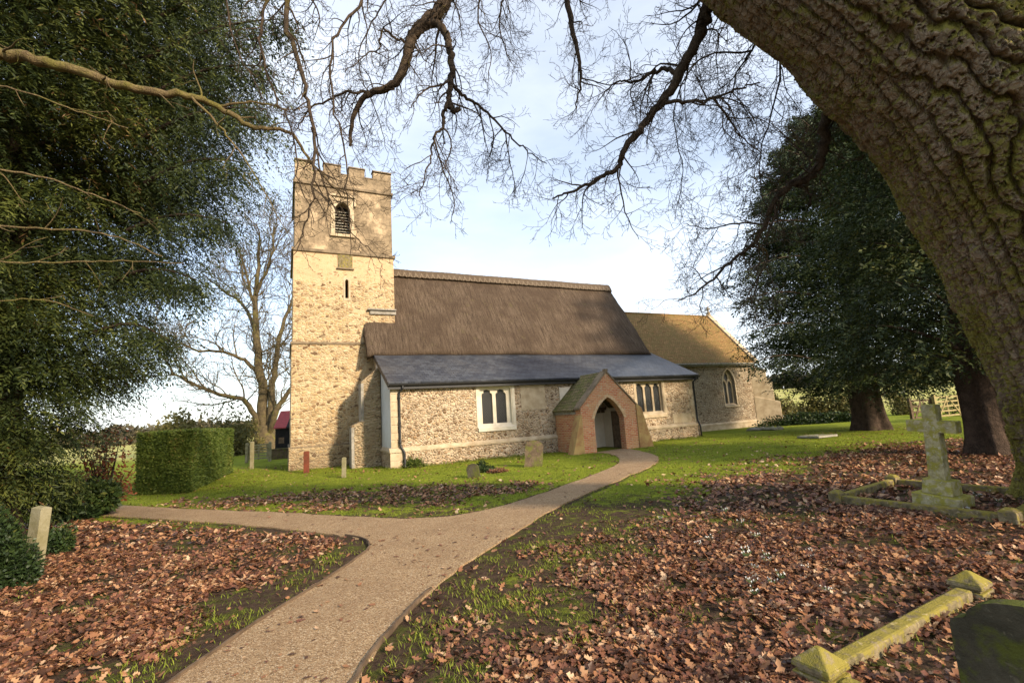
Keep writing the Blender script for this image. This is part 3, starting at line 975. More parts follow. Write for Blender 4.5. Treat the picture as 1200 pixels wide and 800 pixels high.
# thatch: a thick soft skin over both slopes
def thatch_sheet():
    prof = []
    # outer skin from south eave up over the ridge to north eave, (v, z)
    k = np.linspace(0, 1, 26)
    so = [(2.84 + (VR - 2.84) * t, 4.90 + (9.86 - 4.90) * t + 0.10 * math.sin(math.pi * t)) for t in k]
    no = [(2 * VR - a, b) for a, b in reversed(so[:-1])]
    outer = so + no
    th = 0.42
    inner = [(a + (th * 0.75 if a < VR else -th * 0.75) * 0.9, b - th * 0.32) for a, b in outer]
    loop = outer + inner[::-1]
    us = list(np.arange(-0.42, 16.15, 0.16)) + [16.18]
    nU, nP = len(us), len(loop)
    A = np.zeros((nU, nP, 3))
    for i, u in enumerate(us):
        for j, (a, b) in enumerate(loop):
            A[i, j] = (u, a, b)
    u_, v_ = A[..., 0], A[..., 1]
    bump = (fnoise(u_, v_ * 1.2 + A[..., 2], 1.4, 21) - 0.5) * 0.12 + (fnoise(u_, v_ + A[..., 2], 0.35, 31) - 0.5) * 0.05
    A[..., 2] += bump
    # rounded verges
    ed = np.minimum(u_ - us[0], us[-1] - u_)
    A[..., 2] -= 0.10 * np.clip(1 - ed / 0.3, 0, 1) ** 2
    A[..., 0] += (fnoise(v_, A[..., 2], 0.4, 41) - 0.5) * 0.09 * (ed < 0.01)
    mb = MB()
    ff = []
    for i in range(nU - 1):
        for j in range(nP):
            j2 = (j + 1) % nP
            ff.append((i * nP + j, i * nP + j2, (i + 1) * nP + j2, (i + 1) * nP + j))
    n = len(outer)
    for i in (0, nU - 1):
        for j in range(n - 1):
            ff.append((i * nP + j, i * nP + j + 1, i * nP + nP - 2 - j, i * nP + nP - 1 - j))
    mb.add(A.reshape(-1, 3), ff)
    return mb
th_o = thatch_sheet().build('thatched_roof', MT['thatch'], church, smooth=True)
# ridge cap
rc = MB()
us = np.arange(0.9, 16.2, 0.1)
vv, ff = [], []
prof_r = [(-0.36, -0.56), (-0.33, -0.42), (-0.17, -0.14), (0, -0.02), (0.17, -0.14), (0.33, -0.42), (0.36, -0.56), (0.26, -0.56), (0, -0.25), (-0.26, -0.56)]
for i, u in enumerate(us):
    jz = 0.008 * math.sin(u * 1.7) + random.uniform(-0.010, 0.010)
    for j, (a, b) in enumerate(prof_r):
        sc = 0.05 * abs(math.sin(u * math.pi / 0.32)) if j in (0, 6) else 0
        vv.append((u, VR + a, 10.14 + b + jz + sc))
npf = len(prof_r)
for i in range(len(us) - 1):
    for j in range(npf):
        j2 = (j + 1) % npf
        ff.append((i * npf + j, i * npf + j2, (i + 1) * npf + j2, (i + 1) * npf + j))
for i in (0, len(us) - 1):
    ff.append(tuple(i * npf + j for j in range(npf)))
rc.add(vv, ff)
rc.build('ridge_cap', MT['ridge'], th_o)

# aisle walls
UA = 16.32
W2 = (3.74, 5.32, 1.30, 3.06)
W3 = (12.30, 14.10, 1.34, 3.08)
DOOR = arch_pts(8.2, 9.75, -0.1, 1.45, 2.25)
rect = lambda w: [(w[0], w[2]), (w[1], w[2]), (w[1], w[3]), (w[0], w[3])]
aw = MB()
aw.plate([(0, -0.2), (UA, -0.2), (UA, 3.24), (0, 3.24)], [rect(W2), rect(W3)], 0.0, 0.5)
wall_s = aw.build('aisle_wall', MT['aisle'], church)
mb = MB()
mb.plate([(0.5, -0.2), (3.25, -0.2), (3.25, 4.62), (0.5, 3.38)], [], 0.0, 0.4, 'yz')
mb.build('west_aisle_wall', MT['render'], church)
mb = MB()
mb.plate([(-0.003, 0.75), (0.497, 0.75), (0.497, 3.36), (-0.003, 3.14)], [], -0.025, -0.004, 'yz')
mb.plate([(0.5, 0.75), (1.9, 0.75), (1.9, 4.0), (0.5, 3.37)], [], -0.025, -0.004, 'yz')
mb.build('white_render_panel', MT['render'], church)
mb = MB()
mb.plate([(0.5, -0.2), (3.25, -0.2), (3.25, 4.62), (0.5, 3.38)], [], UA - 0.4, UA - 0.003, 'yz')
mb.build('east_aisle_wall', MT['chancel'], church)
# plinth with its weathered string, butting at the porch
pl = MB()
for a, b in ((-0.07, 7.45), (10.55, UA + 0.07)):
    pl.box(a, b, -0.075, -0.003, -0.2, 0.60)
pl.box(-0.07, -0.003, 0.0, 1.9, -0.2, 0.60)
pl.box(UA + 0.003, UA + 0.07, 0.0, 1.5, -0.2, 0.60)
pl.build('plinth', MT['aisle'], wall_s)
st = MB()
for a, b in ((-0.10, 7.45), (10.55, UA + 0.10)):
    st.prism([(-0.11, 0.603), (-0.003, 0.603), (-0.003, 0.78), (-0.11, 0.67)], a, b, 'x')
st.prism([(-0.11, 0.603), (-0.028, 0.603), (-0.028, 0.78), (-0.11, 0.67)], 0.0, 1.9, 'y')
st.build('plinth_string', MT['ashlar'], wall_s)
# quoins at both corners, blocks of uneven length
qn = MB()
qe = MB()
z = 0.79
i = 0
while z < 3.15:
    h = random.uniform(0.22, 0.34)
    w = 0.42 if i % 2 else 0.24
    w += random.uniform(-0.03, 0.03)
    if z + h > 3.2: break
    qn.box(-0.022, w, -0.016, -0.002, z, z + h - 0.012)
    qe.box(UA - w, UA + 0.012, -0.016, -0.002, z, z + h - 0.012)
    z += h
    i += 1
z = 0.0
i = 0
while z < 0.5:
    qn.box(-0.082, 0.3 + 0.12 * (i % 2), -0.09, -0.078, z, z + 0.28)
    z += 0.295
    i += 1
qn.build('quoins', MT['ashlar'], wall_s, bevel=0.006)
qe.build('quoins', MT['ashlar'], wall_s, bevel=0.006)
# blocked patch of ashlar left of the east window and smooth patches
mb = MB()
mb.box(5.75, 7.0, -0.012, -0.002, 1.95, 3.1)
mb.build('ashlar_patch', MT['ashlar'], wall_s)
mb = MB()
mb.box(14.6, 15.9, -0.012, -0.002, 0.80, 1.28)
mb.build('ashlar_patch', MT['ashlar'], wall_s)

def church_window(name, w, lights, stone, vf=0.0, label=None):
    u0, u1, z0, z1 = w
    fr = MB()
    d = 0.24
    tt = 0.05
    n = len(lights)
    # splay liner: four sides of the recess
    fr.box(u0 + 0.002, u0 + 0.05, vf + 0.0, vf + d, z0, z1)
    fr.box(u1 - 0.05, u1 - 0.002, vf + 0.0, vf + d, z0, z1)
    fr.box(u0 + 0.052, u1 - 0.052, vf + 0.0, vf + d, z1 - 0.05, z1 - 0.002)
    # tracery plate
    fr.plate([(u0 + 0.052, z0 + 0.003), (u1 - 0.052, z0 + 0.003), (u1 - 0.052, z1 - 0.053), (u0 + 0.052, z1 - 0.053)],
             [cusp_pts(a, b, z0 + 0.16, z1 - 0.42, z1 - 0.13) for a, b in lights], vf + d * 0.55, vf + d * 0.55 + 0.12)
    f = fr.build(name, stone, church, bevel=0.008)
    # surround proud of the wall and sloping sill
    sr = MB()
    sr.plate([(u0 - 0.13, z0 - 0.0), (u1 + 0.13, z0 - 0.0), (u1 + 0.13, z1 + 0.08), (u0 - 0.13, z1 + 0.08)],
             [[(u0 + 0.003, z0 + 0.003), (u1 - 0.003, z0 + 0.003), (u1 - 0.003, z1 - 0.003), (u0 + 0.003, z1 - 0.003)]], vf - 0.018, vf - 0.002)
    sr.build('surround', stone, f, bevel=0.005)
    sl = MB()
    sl.prism([(vf - 0.075, z0 - 0.16), (vf - 0.002, z0 - 0.16), (vf - 0.002, z0 + 0.0), (vf + d * 0.5, z0 + 0.14), (vf + d * 0.5, z0 + 0.16), (vf - 0.075, z0 - 0.02)], u0 - 0.10, u1 + 0.10, 'x')
    sl.build('sill', stone, f)
    gl = MB()
    gl.box(u0 + 0.06, u1 - 0.06, vf + d * 0.55 + 0.07, vf + d * 0.55 + 0.085, z0 + 0.1, z1 - 0.06)
    gl.build('pane', MT['glass'], f)
    if label: f['label'] = label
    return f
church_window('window', W2, [(3.92, 4.42), (4.58, 5.08)], MT['newstone'], label='clean pale two-light window with trefoil heads')
church_window('window', W3, [(12.40, 12.88), (13.0, 13.44), (13.56, 13.98)], MT['ashlar'], label='worn three-light window right of the porch')

# aisle roof
ar = MB()
a0, a1 = -0.14, 16.52
v0, z0, v1, z1 = -0.26, 3.27, 3.22, 4.93
ar.hexa([(a0, v0, z0), (a1, v0, z0), (a1, v1, z1), (a0, v1, z1)], [(a0, v0 - 0.01, z0 + 0.05), (a1, v0 - 0.01, z0 + 0.05), (a1, v1 - 0.02, z1 + 0.05), (a0, v1 - 0.02, z1 + 0.05)])
aroof = ar.build('slate_roof', MT['slate'], church)
mb = MB()
mb.box(a0 + 0.01, a1 - 0.01, -0.225, -0.19, 3.05, 3.26)
mb.hexa([(a0 - 0.012, v0 + 0.05, z0 - 0.13), (a0 + 0.03, v0 + 0.05, z0 - 0.13), (a0 + 0.03, v1, z1 - 0.13), (a0 - 0.012, v1, z1 - 0.13)],
        [(a0 - 0.012, v0 + 0.05, z0 + 0.015), (a0 + 0.03, v0 + 0.05, z0 + 0.015), (a0 + 0.03, v1, z1 - 0.005), (a0 - 0.012, v1, z1 - 0.005)])
mb.build('fascia', MT['lead'], aroof)
gt = MB()
gv = []
for i in range(9):
    a = math.pi + math.pi * i / 8
    gv.append((-0.29 + 0.065 * math.cos(a), 3.24 + 0.065 * math.sin(a)))
gv += [(-0.29 + 0.05 * math.cos(math.pi * 2 - math.pi * i / 8), 3.24 + 0.05 * math.sin(math.pi * 2 - math.pi * i / 8)) for i in range(9)]
gt.prism(gv, a0, a1, 'x')
gt.build('gutter', MT['lead'], aroof)
mb = MB()
mb.tube([(0.42, -0.28, 3.19), (0.42, -0.27, 3.06), (0.34, -0.09, 2.95), (0.32, -0.07, 2.85), (0.32, -0.07, 0.90), (0.34, -0.09, 0.80), (0.44, -0.17, 0.62), (0.46, -0.17, 0.52), (0.46, -0.17, 0.12), (0.46, -0.28, 0.03)], 0.045, 10)
for z in (2.7, 1.7, 0.95):
    mb.tube([(0.32, -0.07, z), (0.32, -0.07, z + 0.07)], 0.06, 10)
mb.build('downpipe', MT['lead'], church, smooth=True)
mb = MB()
mb.tube([(16.28, -0.28, 3.19), (16.26, -0.25, 3.05), (16.25, -0.07, 2.92), (16.25, -0.07, 0.95), (16.26, -0.1, 0.8), (16.3, -0.17, 0.6), (16.3, -0.17, 0.03)], 0.045, 10)
for z in (2.6, 1.6):
    mb.tube([(16.25, -0.07, z), (16.25, -0.07, z + 0.07)], 0.06, 10)
mb.build('downpipe', MT['lead'], church, smooth=True)

# stepped buttresses
def stepped(name, u_in, vA, vB, steps, sgn, mat, quoin=None):
    """steps: list of (reach, z_top, z_shoulder) from the bottom; projecting along -u (sgn -1) or +u"""
    mb = MB()
    zb = -0.2
    for reach, zt, zs in steps:
        uo = u_in + sgn * reach
        poly = [(u_in, zb), (uo, zb), (uo, zt), (u_in, zs)]
        if sgn < 0: poly = poly[::-1]
        mb.prism(poly, vA, vB, 'y')
        zb = zt - 0.001
        vA += 0.012; vB -= 0.012
    o = mb.build(name, mat, church, bevel=0.02)
    if quoin:
        q = MB()
        zb = 0
        for reach, zt, zs in steps:
            uo = u_in + sgn * reach
            q.box(min(uo - sgn * 0.10, uo + sgn * 0.012), max(uo - sgn * 0.10, uo + sgn * 0.012), vA - 0.05, vB + 0.05, zb + 0.01, zt - 0.06)
            zb = zt + 0.15
        q.build('buttress_quoin', quoin, o)
    return o
stepped('buttress', -0.03, 1.95, 2.65, [(1.22, 1.72, 2.3), (0.82, 3.55, 4.25)], -1, MT['buttress'], MT['paving'])
stepped('buttress', UA + 0.0, 0.75, 1.35, [(0.55, 1.1, 1.45), (0.35, 1.75, 2.2)], 1, MT['buttress'], MT['ashlar'])

# chancel
UC = 25.45
CW = (22.15, 23.25, 1.5, 3.86)
CH = arch_pts(22.17, 23.27, 1.52, 2.95, 3.86)
cw = MB()
cw.plate([(15.9, -0.2), (UC, -0.2), (UC, 4.24), (15.9, 4.24)], [CH], 3.02, 3.6)
cw.box(15.9, UC, 8.9, 9.42, -0.2, 4.24)
ch = cw.build('chancel_wall', MT['chancel'], church)
mb = MB()
mb.plate([(3.024, -0.2), (9.416, -0.2), (9.416, 4.3), (VR - 0.03, 8.15), (3.024, 4.3)], [], UC - 0.6, UC + 0.004, 'yz')
mb.build('east_gable_wall', MT['chancel'], church)
cr = MB()
for sgn in (1, -1):
    f = (lambda a: a) if sgn > 0 else (lambda a: 2 * VR - a)
    v0, z0, v1, z1 = 2.80, 4.20, VR - 0.0, 8.12
    cr.hexa([(15.8, f(v0), z0), (UC - 0.1, f(v0), z0), (UC - 0.1, f(v1), z1), (15.8, f(v1), z1)], [(15.8, f(v0 - 0.05), z0 + 0.08), (UC - 0.1, f(v0 - 0.05), z0 + 0.08), (UC - 0.1, f(v1), z1 + 0.12), (15.8, f(v1), z1 + 0.12)])
croof = cr.build('chancel_roof', MT['chancel_tile'], church)
mb = MB()
uu = 15.9
while uu < UC - 0.3:
    mb.tube([(uu, VR, 8.20), (uu + 0.43, VR, 8.20 + random.uniform(-0.008, 0.008))], 0.10, 8)
    uu += 0.45
mb.build('ridge_tiles', MT['chancel_tile'], croof)
mb = MB()
for sgn in (1, -1):
    f = (lambda a: a) if sgn > 0 else (lambda a: 2 * VR - a)
    mb.hexa([(UC - 0.28, f(2.72), 4.18), (UC + 0.12, f(2.72), 4.18), (UC + 0.12, f(VR), 8.28), (UC - 0.28, f(VR), 8.28)], [(UC - 0.28, f(2.66), 4.30), (UC + 0.12, f(2.66), 4.30), (UC + 0.12, f(VR), 8.42), (UC - 0.28, f(VR), 8.42)])
mb.build('gable_coping', MT['ashlar'], croof)
mb = MB()
mb.box(UC - 0.18, UC + 0.02, VR - 0.12, VR + 0.12, 8.40, 8.55)
mb.box(UC - 0.12, UC - 0.04, VR - 0.05, VR + 0.05, 8.55, 9.0)
mb.box(UC - 0.12, UC - 0.04, VR - 0.19, VR + 0.19, 8.74, 8.84)
mb.build('gable_cross', MT['ashlar'], croof)
mb = MB()
mb.tube([(16.4, 2.69, 4.20), (UC - 0.3, 2.69, 4.20)], 0.055, 8)
mb.box(16.4, UC - 0.3, 2.76, 2.80, 4.08, 4.235)
mb.build('gutter', MT['paving'], croof)
mb = MB()
mb.box(16.5, UC + 0.08, 2.93, 3.017, -0.2, 0.30)
mb.prism([(2.90, 0.303), (3.017, 0.303), (3.017, 0.45), (2.90, 0.36)], 16.5, UC + 0.1, 'x')
mb.build('plinth', MT['ashlar'], ch)
fr = MB()
fr.plate(CH, [arch_pts(22.27, 22.66, 1.62, 2.75, 3.10), arch_pts(22.78, 23.17, 1.62, 2.75, 3.10),
              [(22.72, 3.04), (22.92, 3.28), (22.86, 3.50), (22.72, 3.68), (22.58, 3.50), (22.52, 3.28)],
              [(22.30, 3.02), (22.42, 3.22), (22.50, 3.48), (22.36, 3.25)], [(23.14, 3.02), (23.08, 3.25), (22.94, 3.48), (23.02, 3.22)]], 3.20, 3.32)
cwn = fr.build('window', MT['ashlar'], church)
cwn['label'] = 'pointed two-light window with tracery in the chancel'
mb = MB()
big = [(22.72 + (a - 22.72) * 1.16, b if b < 1.6 else 1.5 + (b - 1.5) * 1.05) for a, b in CH]
mb.plate(big, [CH], 3.0, 3.017)
mb.build('surround', MT['ashlar'], cwn)
mb = MB()
mb.prism([(2.95, 1.38), (3.018, 1.38), (3.018, 1.5), (3.22, 1.6), (3.22, 1.62), (2.95, 1.47)], 22.05, 23.4, 'x')
mb.build('sill', MT['ashlar'], cwn)
mb = MB()
mb.box(22.1, 23.35, 3.27, 3.285, 1.4, 3.95)
mb.build('pane', MT['glass'], cwn)

# diagonal corner buttress
def diag_buttress():
    mb = MB()
    d = Vector((1, -1, 0)).normalized()
    s = Vector((1, 1, 0)).normalized()
    o = Vector((UC - 0.25, 3.27, 0))
    zb = -0.2
    for reach, hw, zt, zs in ((1.55, 0.38, 1.55, 2.0), (1.25, 0.34, 2.9, 3.3), (0.95, 0.31, 3.75, 4.1)):
        a, b = o - s * hw, o + s * hw
        c_, e_ = b + d * reach, a + d * reach
        mb.hexa([(a.x, a.y, zb), (e_.x, e_.y, zb), (c_.x, c_.y, zb), (b.x, b.y, zb)], [(a.x, a.y, zs), (e_.x, e_.y, zt), (c_.x, c_.y, zt), (b.x, b.y, zs)])
        zb = zt - 0.002
    return mb
diag_buttress().build('buttress', MT['ashlar'], church, bevel=0.03)

# porch
PV = -2.12
UL, UR_, UCn = 7.46, 10.42, 8.93
ZE, ZR = 1.92, 3.36
_pa = []
for _i in range(13):
    _t = _i / 12
    _cx, _cz = math.cos(_t * math.pi / 2), math.sin(_t * math.pi / 2)
    _pa.append((8.91 + 0.79 * (0.48 * _cx + 0.52 * (1 - _t)), 1.38 + 0.90 * (0.48 * _cz + 0.52 * _t)))
PA = [(8.12, -0.1), (9.70, -0.1)] + _pa + [(2 * 8.91 - a, b) for a, b in reversed(_pa[:-1])]
gm = MB()
gm.plate([(UL, -0.2), (UR_, -0.2), (UR_, ZE), (UCn, ZR), (UL, ZE)], [PA], PV, PV + 0.35)
gm.box(UL, UL + 0.28, PV + 0.353, -0.003, -0.2, ZE - 0.12)
gm.box(UR_ - 0.28, UR_, PV + 0.353, -0.003, -0.2, ZE - 0.12)
porch = gm.build('porch', MT['brick'], church, bevel=0.008)
rg = MB()
ring_o = [(8.91 + (a - 8.91) * 1.20, 1.38 + (b - 1.38) * 1.18) for a, b in PA[2:]]
ring_i = [p for p in PA[2:]]
for i in range(len(ring_i) - 1):
    a, b, c_, d_ = ring_i[i], ring_i[i + 1], ring_o[i + 1], ring_o[i]
    rg.hexa([(a[0], PV - 0.018, a[1]), (b[0], PV - 0.018, b[1]), (c_[0], PV - 0.018, c_[1]), (d_[0], PV - 0.018, d_[1])][::-1],
            [(a[0], PV - 0.002, a[1]), (b[0], PV - 0.002, b[1]), (c_[0], PV - 0.002, c_[1]), (d_[0], PV - 0.002, d_[1])][::-1])
MT['archbrick'] = mat_plain('pale_arch_brick', (0.60, 0.46, 0.29), (0.46, 0.26, 0.13), scale=9)
rg.build('arch_ring', MT['archbrick'], porch)
mb = MB()
mb.prism([(UL - 0.34, ZE - 0.28), (UL - 0.16, ZE - 0.20), (UCn - 0.02, ZR - 0.25), (UCn - 0.02, ZR - 0.10), (UCn - 0.35, ZR - 0.20)], -0.035, -0.002, 'y')
mb.build('mortar_fillet', MT['ashlar'], porch)
cp = MB()
for s in (1, -1):
    f = (lambda a: a) if s > 0 else (lambda a: 2 * UCn - a)
    e = UL - 0.10
    cp.hexa([(f(e), PV - 0.05, ZE - 0.11), (f(UCn), PV - 0.05, ZR + 0.005), (f(UCn), PV + 0.38, ZR + 0.005), (f(e), PV + 0.38, ZE - 0.11)],
            [(f(e), PV - 0.05, ZE - 0.03), (f(UCn), PV - 0.05, ZR + 0.09), (f(UCn), PV + 0.38, ZR + 0.09), (f(e), PV + 0.38, ZE - 0.03)])
cp.box(UCn - 0.07, UCn + 0.07, PV - 0.07, PV + 0.12, ZR + 0.05, ZR + 0.15)
cp.build('gable_coping', MT['string'], porch)
pr = MB()
for s in (1, -1):
    f = (lambda a: a) if s > 0 else (lambda a: 2 * UCn - a)
    e = UL - 0.16
    pr.hexa([(f(e), PV + 0.383, ZE - 0.17), (f(UCn), PV + 0.383, ZR - 0.03), (f(UCn), -0.03, ZR - 0.03), (f(e), -0.03, ZE - 0.17)],
            [(f(e), PV + 0.383, ZE - 0.10), (f(UCn), PV + 0.383, ZR + 0.05), (f(UCn), -0.03, ZR + 0.05), (f(e), -0.03, ZE - 0.10)])
pr.build('tiled_roof', MT['porch_tile'], porch)
mb = MB()
mb.box(UL - 0.06, UL - 0.003, PV + 0.40, -0.03, ZE - 0.30, ZE - 0.165)
mb.build('wall_plate', MT['paving'], porch)
mb = MB()
mb.box(UR_ + 0.003, UR_ + 0.06, PV + 0.40, -0.03, ZE - 0.30, ZE - 0.165)
mb.build('wall_plate', MT['paving'], porch)
for s in (-1, 1):
    mb = MB()
    ue = UL + 0.02 if s < 0 else UR_ - 0.02
    if s < 0:
        poly = [(ue, -0.2), (ue, 1.62), (ue - 0.10, 1.50), (ue - 0.62, -0.2)]
    else:
        poly = [(ue, -0.2), (ue + 0.84, -0.2), (ue + 0.62, 0.55), (ue + 0.30, 1.75), (ue, 1.95)]
    mb.prism(poly, PV - 0.06, PV + 0.42, 'y')
    mb.build('raking_buttress', MT['oldbrick'], porch, bevel=0.02)
# inside of the porch: lime-washed back wall, side walls, tie beam with drops
mb = MB()
mb.box(UL + 0.3, UR_ - 0.3, -0.045, -0.02, 0.0, 2.9)
mb.box(UL + 0.283, UL + 0.30, PV + 0.36, -0.05, 0.0, ZE - 0.13)
mb.box(UR_ - 0.30, UR_ - 0.283, PV + 0.36, -0.05, 0.0, ZE - 0.13)
mb.build('limewash', MT['plaster'], porch)
mb = MB()
mb.box(UL + 0.31, UR_ - 0.31, -0.35, -0.22, 1.72, 1.86)
for i in range(9):
    x = 7.95 + i * 0.24
    mb.frust(x, x + 0.14, -0.34, -0.24, 1.60, 1.718, -0.0)
mb.box(9.86, 9.93, -1.72, -1.0, 0.02, 1.66)
mb.build('tie_beam', MT['oldwood'], porch)

# ------------------------------------------------------------------ graves and small stones
def grave_arch(w, h, sh=0.0, n=10, r=1.0):
    """rounded head outline, optional shoulders"""
    o = [(-w / 2, -0.25), (w / 2, -0.25)]
    if sh:
        o += [(w / 2, h - w * 0.22), (w / 2 - sh * 0.1, h - w * 0.18), (w / 2 - sh, h - w * 0.15)]
        ww = w / 2 - sh
        zb = h - w * 0.15
        o += [(ww * math.copysign(abs(math.cos(a)) ** 0.8, math.cos(a)), zb + (h - zb) * math.sin(a)) for a in np.linspace(0.25, math.pi - 0.25, n)]
        o += [(-w / 2 + sh, h - w * 0.15), (-w / 2 + sh * 0.1, h - w * 0.18), (-w / 2, h - w * 0.22)]
    else:
        zb = h - w * 0.32 * r
        o += [(w / 2 * math.cos(a), zb + (h - zb) * math.sin(a)) for a in np.linspace(0, math.pi, n)]
    return o
def headstone(loc, yaw, w, h, t, mat, label, sh=0, lean=(0, 0)):
    mb = MB()
    mb.plate(grave_arch(w, h, sh, 16), [], -t / 2, t / 2)
    o = mb.build('headstone', mat, bevel=0.012)
    o.location = (loc[0], loc[1], 0)
    o.rotation_euler = (lean[0], lean[1], yaw)
    return tag(o, label, 'headstone')
NS = math.atan2(-UX, UY)   # a slab whose width runs north-south
g = G(625, 546)
headstone(g, NS + 1.05, 0.62, 0.86, 0.12, MT['grave2'], 'leaning brown round-topped headstone on the lawn before the aisle wall', lean=(R(-6), R(7)))
g = G(556, 559)
headstone(g, NS + 1.0, 0.36, 0.40, 0.14, MT['grave'], 'small dark rounded gravestone leaning beside the leafy mound', lean=(R(-12), R(-12)))
# foreground headstone with shoulders
hs = (2.45, 2.25)
o = headstone((2.137 + 0.44 * 0.39 + 0.02, 2.589 - 0.9 * 0.39), NS, 0.80, 0.80, 0.10, MT['grave'], 'large dark shouldered headstone cut by the right edge of the picture', sh=0.07)
# its kerb: two corner posts and a rail, one thing
def kerb_post(parent, loc, s=0.24, h=0.055, cap=0.085):
    mb = MB()
    x, y = loc
    mb.box(x - s / 2, x + s / 2, y - s / 2, y + s / 2, -0.1, h)
    mb.box(x - s * 0.42, x + s * 0.42, y - s * 0.42, y + s * 0.42, h, h + 0.025)
    mb.frust(x - s / 2, x + s / 2, y - s / 2, y + s / 2, h + 0.025, h + 0.06, 0.002)
    mb.frust(x - s / 2 + 0.003, x + s / 2 - 0.003, y - s / 2 + 0.003, y + s / 2 - 0.003, h + 0.06, h + 0.06 + cap, s / 2 - 0.02)
    return mb.build('corner_post', MT['kerb'], parent, bevel=0.008)
KA, KB = G(958, 757, 0.20), G(1133, 668, 0.20)
ks = thing('grave_kerb', 'mossy stone grave kerb with two pyramid-topped posts in the near right corner', 'grave kerb', KA + (0,), math.atan2(KB[1] - KA[1], KB[0] - KA[0]))
kerb_post(ks, (0, 0))
KL = math.hypot(KB[0] - KA[0], KB[1] - KA[1])
kerb_post(ks, (KL, 0.0))
mb = MB()
mb.box(0.125, KL - 0.125, -0.06, 0.06, -0.08, 0.08)
mb.build('rail', MT['kerb'], ks, bevel=0.02)
mb = MB()
mb.box(-0.055, 0.055, -0.45, -0.125, -0.08, 0.07)
mb.build('rail', MT['kerb'], ks, bevel=0.02)

# cross with its kerb
cb = (6.42, 7.55)
CT = R(5)
cr_ = thing('cross_monument', 'lichened stone cross on a stepped base standing inside a low kerb', 'grave cross', (cb[0], cb[1], 0), NS)
cr_.rotation_euler = (0, CT, NS)
mb = MB(); mb.box(-0.29, 0.29, -0.25, 0.25, -0.1, 0.20); mb.build('base_step', MT['cross'], cr_, bevel=0.015)
mb = MB(); mb.frust(-0.19, 0.19, -0.165, 0.165, 0.20, 0.42, 0.012); mb.build('plinth_block', MT['cross'], cr_, bevel=0.015)
mb = MB()
mb.plate([(-0.105, 0.42), (0.105, 0.42), (0.092, 1.13), (0.31, 1.13), (0.31, 1.305), (0.09, 1.305), (0.088, 1.55), (-0.088, 1.55), (-0.09, 1.305), (-0.31, 1.305), (-0.31, 1.13), (-0.092, 1.13)], [], -0.085, 0.085)
cx_ = mb.build('cross', MT['cross'], cr_, bevel=0.012)
cx_.rotation_euler = (R(1.0), R(-1.5), 0)
kk = thing('grave_kerb', 'low mossy kerb with corner blocks round the stone cross', 'grave kerb', (0, 0, 0), 0)
kc = [np.array(G(982, 588)), np.array(G(1047, 568)), None, np.array(G(1186, 613))]
kc[2] = kc[1] + (kc[3] - kc[0])
def bar(parent, a, b, w, z0, z1, name):
    d = (b - a) / np.linalg.norm(b - a)
    n = np.array([-d[1], d[0]]) * w / 2
    a = a + d * 0.09; b = b - d * 0.09
    mb = MB()
    c4 = [a - n, b - n, b + n, a + n]
    mb.hexa([(p[0], p[1], z0) for p in c4], [(p[0], p[1], z1) for p in c4])
    return mb.build(name, MT['kerb'], parent, bevel=0.02)
for i in range(4):
    bar(kk, kc[i], kc[(i + 1) % 4], 0.11, -0.1, 0.12, 'rail')
    a = kc[i]
    mb = MB()
    d = np.array([UX, UY]) * 0.095
    n = np.array([-UY, UX]) * 0.095
    c4 = [a - d - n, a + d - n, a + d + n, a - d + n]
    mb.hexa([(p[0], p[1], -0.1) for p in c4], [(p[0], p[1], 0.16) for p in c4])
    c5 = [a + (p - a) * 0.93 for p in c4]
    c6 = [a + (p - a) * 0.45 for p in c4]
    mb.hexa([(p[0], p[1], 0.16) for p in c5], [(p[0], p[1], 0.20) for p in c6])
    mb.build('corner_block', MT['kerb'], kk, bevel=0.012)

def post(name, loc, w, d, h, mat, label, cat, lean=(0, 0), yaw=0, cap=0.02):
    mb = MB()
    mb.box(-w / 2, w / 2, -d / 2, d / 2, -0.2, h)
    mb.frust(-w / 2, w / 2, -d / 2, d / 2, h, h + cap, min(w, d) * 0.35)
    o = mb.build(name, mat, bevel=0.006)
    o.location = (loc[0], loc[1], 0)
    o.rotation_euler = (lean[0], lean[1], yaw)
    return tag(o, label, cat)
post('wooden_post', G(403, 559), 0.13, 0.10, 0.66, MT['pole_wood'], 'short pale wooden post standing alone on the lawn by the tower', 'post', lean=(0, R(1)))
post('metal_post', G(359, 553.5), 0.19, 0.12, 0.82, MT['rust'], 'short rusty red post against the foot of the tower', 'post')
post('timber_gatepost', G(38, 672), 0.22, 0.13, 0.90, MT['pole_wood'], 'weathered broad gatepost under the yew at the left edge', 'gatepost', lean=(R(0), R(5)), yaw=-0.3)
g = G(958, 512)
mb = MB()
mb.box(-0.8, 0.8, -0.45, 0.45, 0.0, 0.09)
o = mb.build('ledger_stone', MT['paving'], bevel=0.02)
o.location = (g[0], g[1], 0)
o.rotation_euler = (0, R(1.5), PSI + 0.1)
tag(o, 'flat grey ledger stone lying in the grass left of the big yew', 'grave slab')
